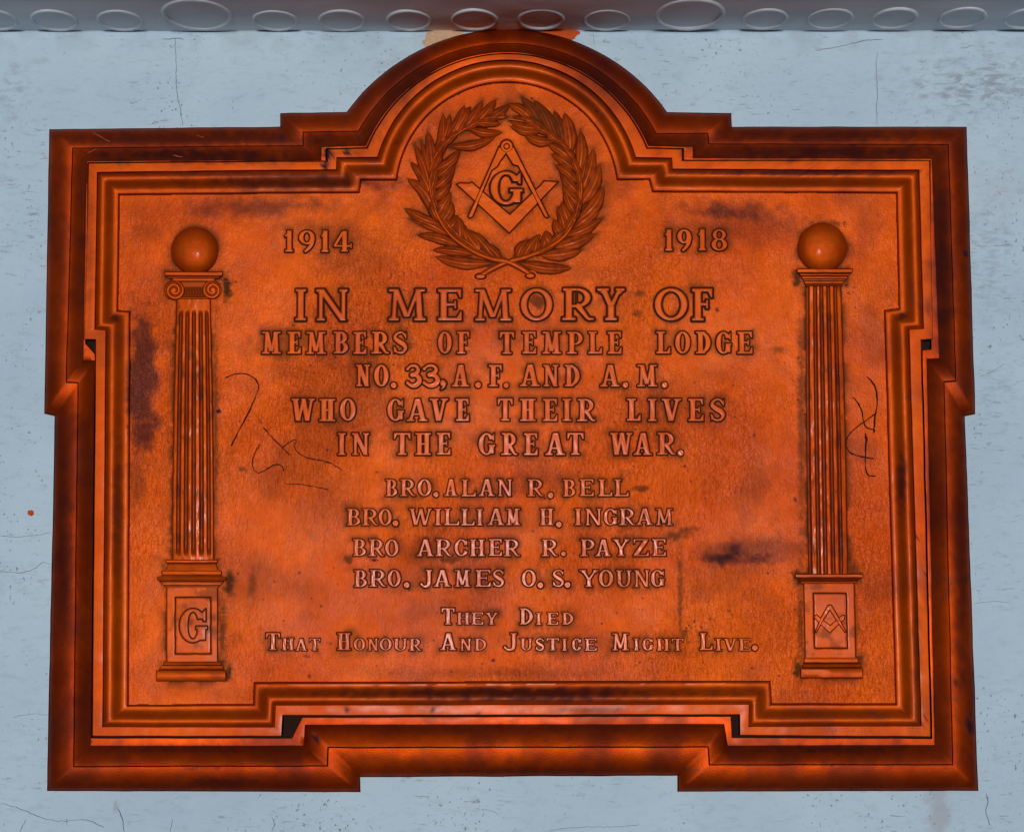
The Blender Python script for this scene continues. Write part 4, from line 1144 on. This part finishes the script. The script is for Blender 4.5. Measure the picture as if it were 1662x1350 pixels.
STAINS_SHADE = [
    # arr, cx, cy, rx, ry, amount, rot, softness, seed
    ('G', 232, 640, 26, 130, .85, 0, .6, 1), ('G', 225, 560, 22, 60, .55, 0, .8, 2), ('G', 222, 780, 14, 60, .45, 0, .8, 3),
    ('G', 420, 336, 130, 18, .68, -3, .9, 4), ('G', 1205, 348, 95, 20, .85, 6, .9, 5), ('G', 1190, 370, 110, 30, .42, 4, 1, 6),
    ('G', 1215, 895, 95, 24, .60, -6, .9, 7), ('B', 1174, 906, 32, 13, .85, -8, .9, 8), ('B', 1189, 890, 18, 20, .7, 30, .9, 9), ('B', 1228, 908, 60, 9, .6, -2, .9, 10),
    ('G', 1222, 790, 30, 60, .35, 20, 1, 11), ('R', 1104, 960, 5, 75, .6, 0, .9, 12), ('R', 1098, 868, 34, 9, .7, -14, .8, 13), ('R', 1110, 1030, 11, 8, .6, 0, .7, 14),
    ('R', 1042, 792, 14, 6, .7, 0, .6, 15), ('R', 565, 908, 8, 8, .7, 0, .5, 16), ('R', 735, 908, 26, 8, .7, 0, .7, 17), ('R', 1000, 795, 8, 6, .5, 0, .7, 18),
    ('R', 410, 945, 8, 26, .5, 12, .9, 19), ('G', 490, 960, 40, 30, .32, 20, 1, 20), ('G', 700, 990, 60, 26, .28, 0, 1, 21), ('G', 455, 770, 60, 40, .3, -30, 1, 22),
    ('G', 530, 820, 60, 60, .28, 0, 1, 23), ('R', 392, 762, 8, 5, .6, 20, .7, 24), ('B', 355, 667, 3.5, 4.5, .9, 20, .5, 25), ('B', 1291, 811, 4, 5, .7, 0, .6, 26), ('R', 1265, 568, 14, 6, .5, 0, .9, 27),
    ('B', 1295, 581, 3, 3, .6, 0, .6, 28), ('R', 1368, 712, 5, 8, .6, 0, .6, 29), ('B', 1224, 706, 3.5, 3.5, .6, 0, .6, 30), ('R', 872, 490, 16, 12, .7, 0, .5, 31), ('R', 1038, 477, 11, 6, .6, 0, .6, 32), ('R', 1035, 508, 9, 7, .5, 0, .6, 33),
    ('B', 1164, 503, 4, 4, .8, 0, .5, 34), ('R', 478, 552, 60, 13, .45, 0, .6, 35), ('R', 835, 552, 25, 9, .35, 0, .8, 36),
    ('G', 230, 345, 30, 20, .2, 0, 1, 37), ('G', 800, 1092, 190, 9, .35, 0, 1, 38), ('G', 790, 955, 40, 50, .25, 0, 1, 39), ('G', 960, 290, 35, 90, .2, 0, 1, 40),
    ('G', 1080, 640, 60, 30, .2, -20, 1, 41), ('G', 1360, 1090, 60, 10, .25, 0, 1, 42), ('G', 560, 500, 80, 40, .12, 0, 1, 43), ('G', 955, 445, 60, 14, .22, 0, 1, 44),
    # pits near the text
    ('B', 1152, 500, 2.5, 2, .7, 0, .6, 45), ('R', 500, 1065, 6, 3, .5, 0, .6, 46), ('B', 800, 1072, 4, 3, .8, 0, .7, 47), ('B', 502, 1097, 3, 5, .6, 20, .7, 48), ('B', 608, 909, 5, 1.8, .8, 0, .6, 49),
    # pillar neighbourhoods
    ('R', 369, 470, 9, 28, .95, 0, .7, 50), ('R', 372, 945, 10, 22, .9, 0, .8, 51), ('R', 361, 1030, 7, 60, .75, 0, .9, 52), ('R', 371, 1092, 7, 14, .95, 0, .6, 53),
    ('R', 1293, 452, 8, 16, .9, 0, .7, 54), ('R', 1301, 700, 7, 230, .6, 0, .9, 55), ('R', 1294, 935, 9, 12, .9, 0, .7, 56), ('R', 1299, 1010, 5, 70, .7, 0, .9, 57), ('R', 1294, 1085, 7, 16, .9, 0, .6, 58),
    ('R', 350, 700, 5, 200, .65, 0, .9, 59), ('R', 1382, 925, 12, 12, .6, 0, .9, 60), ('R', 345, 400, 16, 42, .3, -20, 1, 61), ('R', 316, 372, 34, 6, .7, 0, .7, 62), ('R', 1340, 364, 34, 6, .7, 0, .7, 63),
    # frame: tarnish and spots, plus lengths darkened to imitate shade
    ('G', 320, 226, 280, 16, .8, 0, .9, 70), ('G', 320, 252, 210, 12, .92, 0, .8, 71), ('G', 1340, 246, 200, 14, .92, 0, .8, 72), ('G', 1330, 222, 250, 15, .8, 0, 1, 73),  # top rail painted darker, as if shaded by the soffit
    ('R', 1243, 245, 8, 8, .9, 0, .5, 74), ('R', 1290, 246, 9, 10, .9, 0, .5, 75), ('R', 1400, 229, 9, 7, .8, 0, .6, 76), ('B', 533, 249, 7, 8, .95, 0, .4, 77), ('B', 563, 247, 6, 6, .95, 0, .4, 78), ('B', 528, 269, 8, 7, .95, 0, .5, 79), ('B', 460, 222, 9, 9, .5, 0, .6, 80),
    ('G', 480, 298, 190, 14, .8, 0, .9, 81), ('B', 500, 286, 90, 5, .6, 0, .9, 82), ('G', 830, 1124, 330, 11, .9, 0, .8, 83), ('B', 860, 1135, 180, 5, .65, 0, .9, 84), ('B', 960, 1152, 60, 8, .55, 0, .9, 85),
    ('B', 563, 1151, 7, 6, .8, 0, .5, 86), ('B', 704, 1152, 7, 5, .7, 0, .5, 87), ('G', 190, 830, 9, 130, .6, 0, .9, 88), ('G', 1464, 780, 9, 60, .85, 0, .8, 89), ('G', 1487, 1060, 10, 110, .55, 0, 1, 90), ('G', 1510, 770, 6, 45, .75, 0, .8, 91),
    ('G', 103, 900, 16, 180, .8, 0, .9, 92), ('B', 1567, 413, 6, 10, .9, 0, .5, 93), ('B', 1574, 1178, 8, 16, .9, 0, .5, 94), ('B', 1552, 1107, 5, 5, .7, 0, .6, 95), ('G', 1530, 430, 24, 190, .85, 0, .9, 96), ('G', 1560, 900, 13, 300, .75, 0, .9, 97),
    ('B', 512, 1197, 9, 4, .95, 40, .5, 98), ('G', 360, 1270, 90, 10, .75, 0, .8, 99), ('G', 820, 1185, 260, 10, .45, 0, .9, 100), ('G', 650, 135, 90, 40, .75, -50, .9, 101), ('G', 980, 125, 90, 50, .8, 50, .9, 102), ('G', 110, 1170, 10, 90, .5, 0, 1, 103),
    ('B', 1300, 281, 185, 4.5, .75, 0, .7, 120), ('B', 400, 284, 190, 4, .45, 0, .8, 121), ('G', 1300, 300, 160, 8, .3, 0, .9, 122),  # thin dark bands paint the shade under the plate edge
    ('G', 100, 400, 14, 190, .5, 0, .9, 123), ('G', 1577, 450, 9, 220, .6, 0, .9, 124), ('G', 1580, 1150, 12, 130, .6, 0, .9, 125), ('G', 250, 1276, 170, 8, .6, 0, .9, 126), ('G', 1340, 1276, 230, 9, .6, 0, .9, 127), ('G', 840, 1251, 250, 7, .7, 0, .9, 128), ('G', 300, 1215, 150, 7, .7, 0, .9, 129), ('G', 1350, 1216, 150, 8, .8, 0, .9, 130),  # outer edges and cove foot painted dark, like faces turned from the light
    ('G', 850, 1182, 320, 7, .55, 0, .9, 131), ('G', 145, 400, 8, 150, .4, 0, .9, 132), ('G', 1530, 750, 12, 160, .5, 0, .9, 133), ('B', 1500, 1165, 4, 4, .8, 0, .5, 104), ('B', 1497, 1172, 5, 3, .7, 0, .5, 105), ('B', 1500, 932, 5, 4, .8, 0, .5, 106), ('G', 1502, 960, 6, 40, .5, 0, .9, 107), ('B', 968, 180, 4, 4, .9, 0, .5, 108), ('G', 160, 1245, 60, 12, .35, 0, .9, 109),
    ('G', 900, 270, 70, 100, .14, 0, 1, 110), ('R', 705, 280, 40, 60, .2, 0, 1, 111), ('B', 335, 1245, 30, 2.5, .6, 0, .7, 112), ('G', 450, 508, 2, 2, .1, 0, 1, 113), ('G', 187, 515, 9, 7, .8, 45, .7, 114), ('G', 1465, 513, 11, 7, .85, -35, .7, 115),
]
MAPS = {'R': R_, 'G': G_, 'B': B_}
for a_, cx, cy, rx, ry, am, rot, sf, sd2 in STAINS_SHADE:
    stain_shade(MAPS[a_], cx, cy, rx, ry, am, rot, sf, sd2)
# clusters of small pits
for (cx, cy, sp, n) in [(378, 462, 9, 9), (318, 415, 18, 9), (660, 495, 40, 10), (700, 480, 30, 6), (560, 560, 60, 10), (540, 600, 60, 12), (1010, 560, 40, 8), (950, 690, 60, 8), (860, 800, 80, 10), (1120, 1015, 12, 9), (620, 1035, 150, 14), (860, 1085, 160, 30),
                        (1100, 1000, 150, 20), (400, 650, 60, 12), (700, 680, 200, 20), (1380, 480, 20, 8), (1330, 700, 25, 14), (300, 800, 30, 14), (200, 700, 12, 8), (1480, 900, 22, 18), (330, 1180, 200, 18), (1300, 1200, 200, 26), (1200, 640, 60, 8), (500, 940, 60, 10), (1080, 740, 40, 5), (820, 140, 120, 8)]:
    for k in range(n):
        x = cx + rng.normal() * sp; y = cy + rng.normal() * sp * .8
        r = 0.9 + rng.random() * 1.6
        if 5 < x < MW - 5 and 5 < y < MH - 5:
            stain_shade(B_, x, y, r, r * .9, .55 + .4 * rng.random(), 0, .7, k, rag=.3)
# broad mottling
G_ = np.maximum(G_, 0.26 * smooth(.54, .74, N2)); G_ = np.clip(G_, 0, 1)
R_ = np.clip(R_, 0, 1)
# a touch of residue in the step round the field
FULL = np.stack([R_, G_, B_], -1)


def sample(q):
    x = np.clip(q[:, 0], 0, MW - 1.01); y = np.clip(q[:, 1], 0, MH - 1.01)
    return FULL[y.astype(int), x.astype(int)]


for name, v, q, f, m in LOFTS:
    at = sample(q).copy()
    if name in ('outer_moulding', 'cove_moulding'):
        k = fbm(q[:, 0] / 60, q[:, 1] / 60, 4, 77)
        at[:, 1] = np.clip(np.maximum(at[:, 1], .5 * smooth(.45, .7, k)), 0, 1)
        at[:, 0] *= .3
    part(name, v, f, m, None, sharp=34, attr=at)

# ------------------------------------------------------------------ field
c = 1.5
xs = np.arange(190, 1462, c); ys = np.arange(132, 1146, c)
X, Y = np.meshgrid(xs, ys)
poly = DN['F'] * 0.985 + DN['E'] * 0.015


def inside(X, Y, poly):
    ins = np.zeros(X.shape, bool)
    x, y = poly[:, 0], poly[:, 1]
    rowsy = Y[:, 0]
    for r, yy in enumerate(rowsy):
        x2, y2 = np.roll(x, -1), np.roll(y, -1)
        m = (y > yy) != (y2 > yy)
        xc = np.sort(x[m] + (yy - y[m]) * (x2[m] - x[m]) / (y2[m] - y[m]))
        for a, b2 in zip(xc[::2], xc[1::2]):
            ins[r] |= (X[r] >= a - 1.2) & (X[r] <= b2 + 1.2)
    return ins


ins = inside(X, Y, poly)
kp = ins[:-1, :-1] & ins[1:, :-1] & ins[:-1, 1:] & ins[1:, 1:]
ny, nx = X.shape; idx = np.arange(ny * nx).reshape(ny, nx)
fc = np.stack([idx[:-1, :-1], idx[:-1, 1:], idx[1:, 1:], idx[1:, :-1]], -1)[kp]
us = np.unique(fc); rm = -np.ones(ny * nx, int); rm[us] = np.arange(len(us))
hh = HF + (fbm(X / 70, Y / 70, 3, 19) - .5) * 1.6 + (fbm(X / 14, Y / 14, 3, 23) - .5) * .5
hh = HF - .1 + (hh - HF) * .6
q = np.stack([X.ravel()[us], Y.ravel()[us]], 1)
part('field_panel', P(X, Y, hh).reshape(-1, 3)[us], rm[fc], M_FIELD, None, attr=sample(q))
# dark backing so no daylight passes through the joint between frame and plate
bp = DN['C'] * .6 + DN['E'] * .4
n = len(bp)
v = P(bp[:, 0], bp[:, 1], 20.0)
ctr = P([831], [700], 20.0)
part('backing', np.concatenate([v, ctr]), [(i, (i + 1) % n, n) for i in range(n)], M_DARK, None, smooth=False)

# scratches scribbled on the field
def c4(x, y): return (40 + x / 3.375, 560 + y / 3.375)
def c1(x, y): return (400 + x / 3.858, 440 + y / 3.858)
def c5(x, y): return (1240 + x / 3.375, 560 + y / 3.375)


for pts, w in [
    ([c4(1098, 182), c4(1130, 165), c4(1180, 155), c4(1230, 165), c4(1268, 192), c4(1282, 230), c4(1268, 275), c4(1235, 350), c4(1200, 420), c4(1170, 475), c4(1130, 555)], 2.4),
    ([c1(105, 975), c1(150, 1030), c1(215, 1095), c1(275, 1155)], 2.0),
    ([c1(85, 1080), c1(55, 1130), c1(38, 1190), c1(45, 1240), c1(75, 1262), c1(120, 1245), c1(160, 1218), c1(195, 1210), c1(225, 1225), c1(236, 1255)], 1.9),
    ([c1(222, 1108), c1(260, 1078), c1(305, 1052), c1(312, 1068), c1(300, 1095), c1(318, 1130), c1(370, 1165), c1(440, 1180), c1(510, 1195), c1(560, 1220), c1(605, 1250)], 1.9),
    ([c1(243, 1332), c1(320, 1332), c1(400, 1345), c1(470, 1358), c1(520, 1370)], 1.5),
    ([c5(562, 172), c5(592, 200), c5(612, 240), c5(620, 290), c5(618, 340), c5(608, 400), c5(602, 485)], 2.6),
    ([c5(485, 285), c5(510, 310), c5(535, 360), c5(545, 410), c5(560, 450), c5(605, 465)], 2.2),
    ([c5(610, 375), c5(570, 405), c5(520, 440), c5(480, 475), c5(455, 510), c5(450, 550), c5(475, 590), c5(530, 610), c5(605, 622)], 2.3),
    ([c5(555, 480), c5(560, 520), c5(556, 570), c5(555, 630), c5(560, 690), c5(580, 715), c5(615, 715)], 2.8),
    ([c5(550, 500), c5(562, 515), c5(556, 545)], 4.5), ([c5(600, 455), c5(606, 475)], 4.5),
    ([(634, 440), (635, 449), (634, 453)], 1.2),
]:
    o = ribbon('scratch', pts, w, HF + 1.0, M_SCRATCH, None, jit=.9, step=2.0)
    o.parent = plaque; o.matrix_parent_inverse = PINV
for (x, y, r, h) in [(142, 500, 2, 40)]:
    pass
# pale scratches on the top rail of the frame
M_PALE = plain('pale_scuff', (0.33, 0.09, 0.03), .6)
for pts, w, hh_ in [([(280, 252), (295, 255), (307, 257)], 1.4, 36), ([(140, 250), (152, 244), (158, 241)], 1.3, 30), ([(150, 215), (170, 226), (182, 232)], 1.2, 27), ([(318, 220), (332, 224)], 1.0, 27)]:
    o = ribbon('scratch', pts, w, hh_, M_PALE, None, jit=.8, step=2.5)
    o.parent = plaque; o.matrix_parent_inverse = PINV
    o['label'] = 'pale scratch on top rail'

# maker's line stamped in tiny letters on the lower border
mk = 'CANADIAN WM.A. ROGERS LIMITED'
x = 1343.0
for ch in 'CANADIAN':
    put_letter(ch, x, x + 4.6, 1181.5, 1186.5, h=HP - .2, depth=.9, stem=.22, halo=False); x += 5.7
x = 1396.0
for ch in 'WM.A':
    if ch == '.': put_letter('.', x, x + 1.6, 1184.8, 1186.5, h=HP - .2, depth=.9, halo=False, name='full_stop'); x += 3.5; continue
    put_letter(ch, x, x + 5.0, 1181.2, 1186.2, h=HP - .2, depth=.9, stem=.22, halo=False); x += 6.2
x = 1472.0
for ch in 'MITED':
    put_letter(ch, x, x + 3.6, 1181, 1186, h=HP - .2, depth=.9, stem=.22, halo=False); x += 4.7
x = 1392.0
for ch in 'TORO':
    put_letter(ch, x, x + 3.8, 1187.5, 1191.8, h=HP - .2, depth=.9, stem=.22, halo=False); x += 4.9
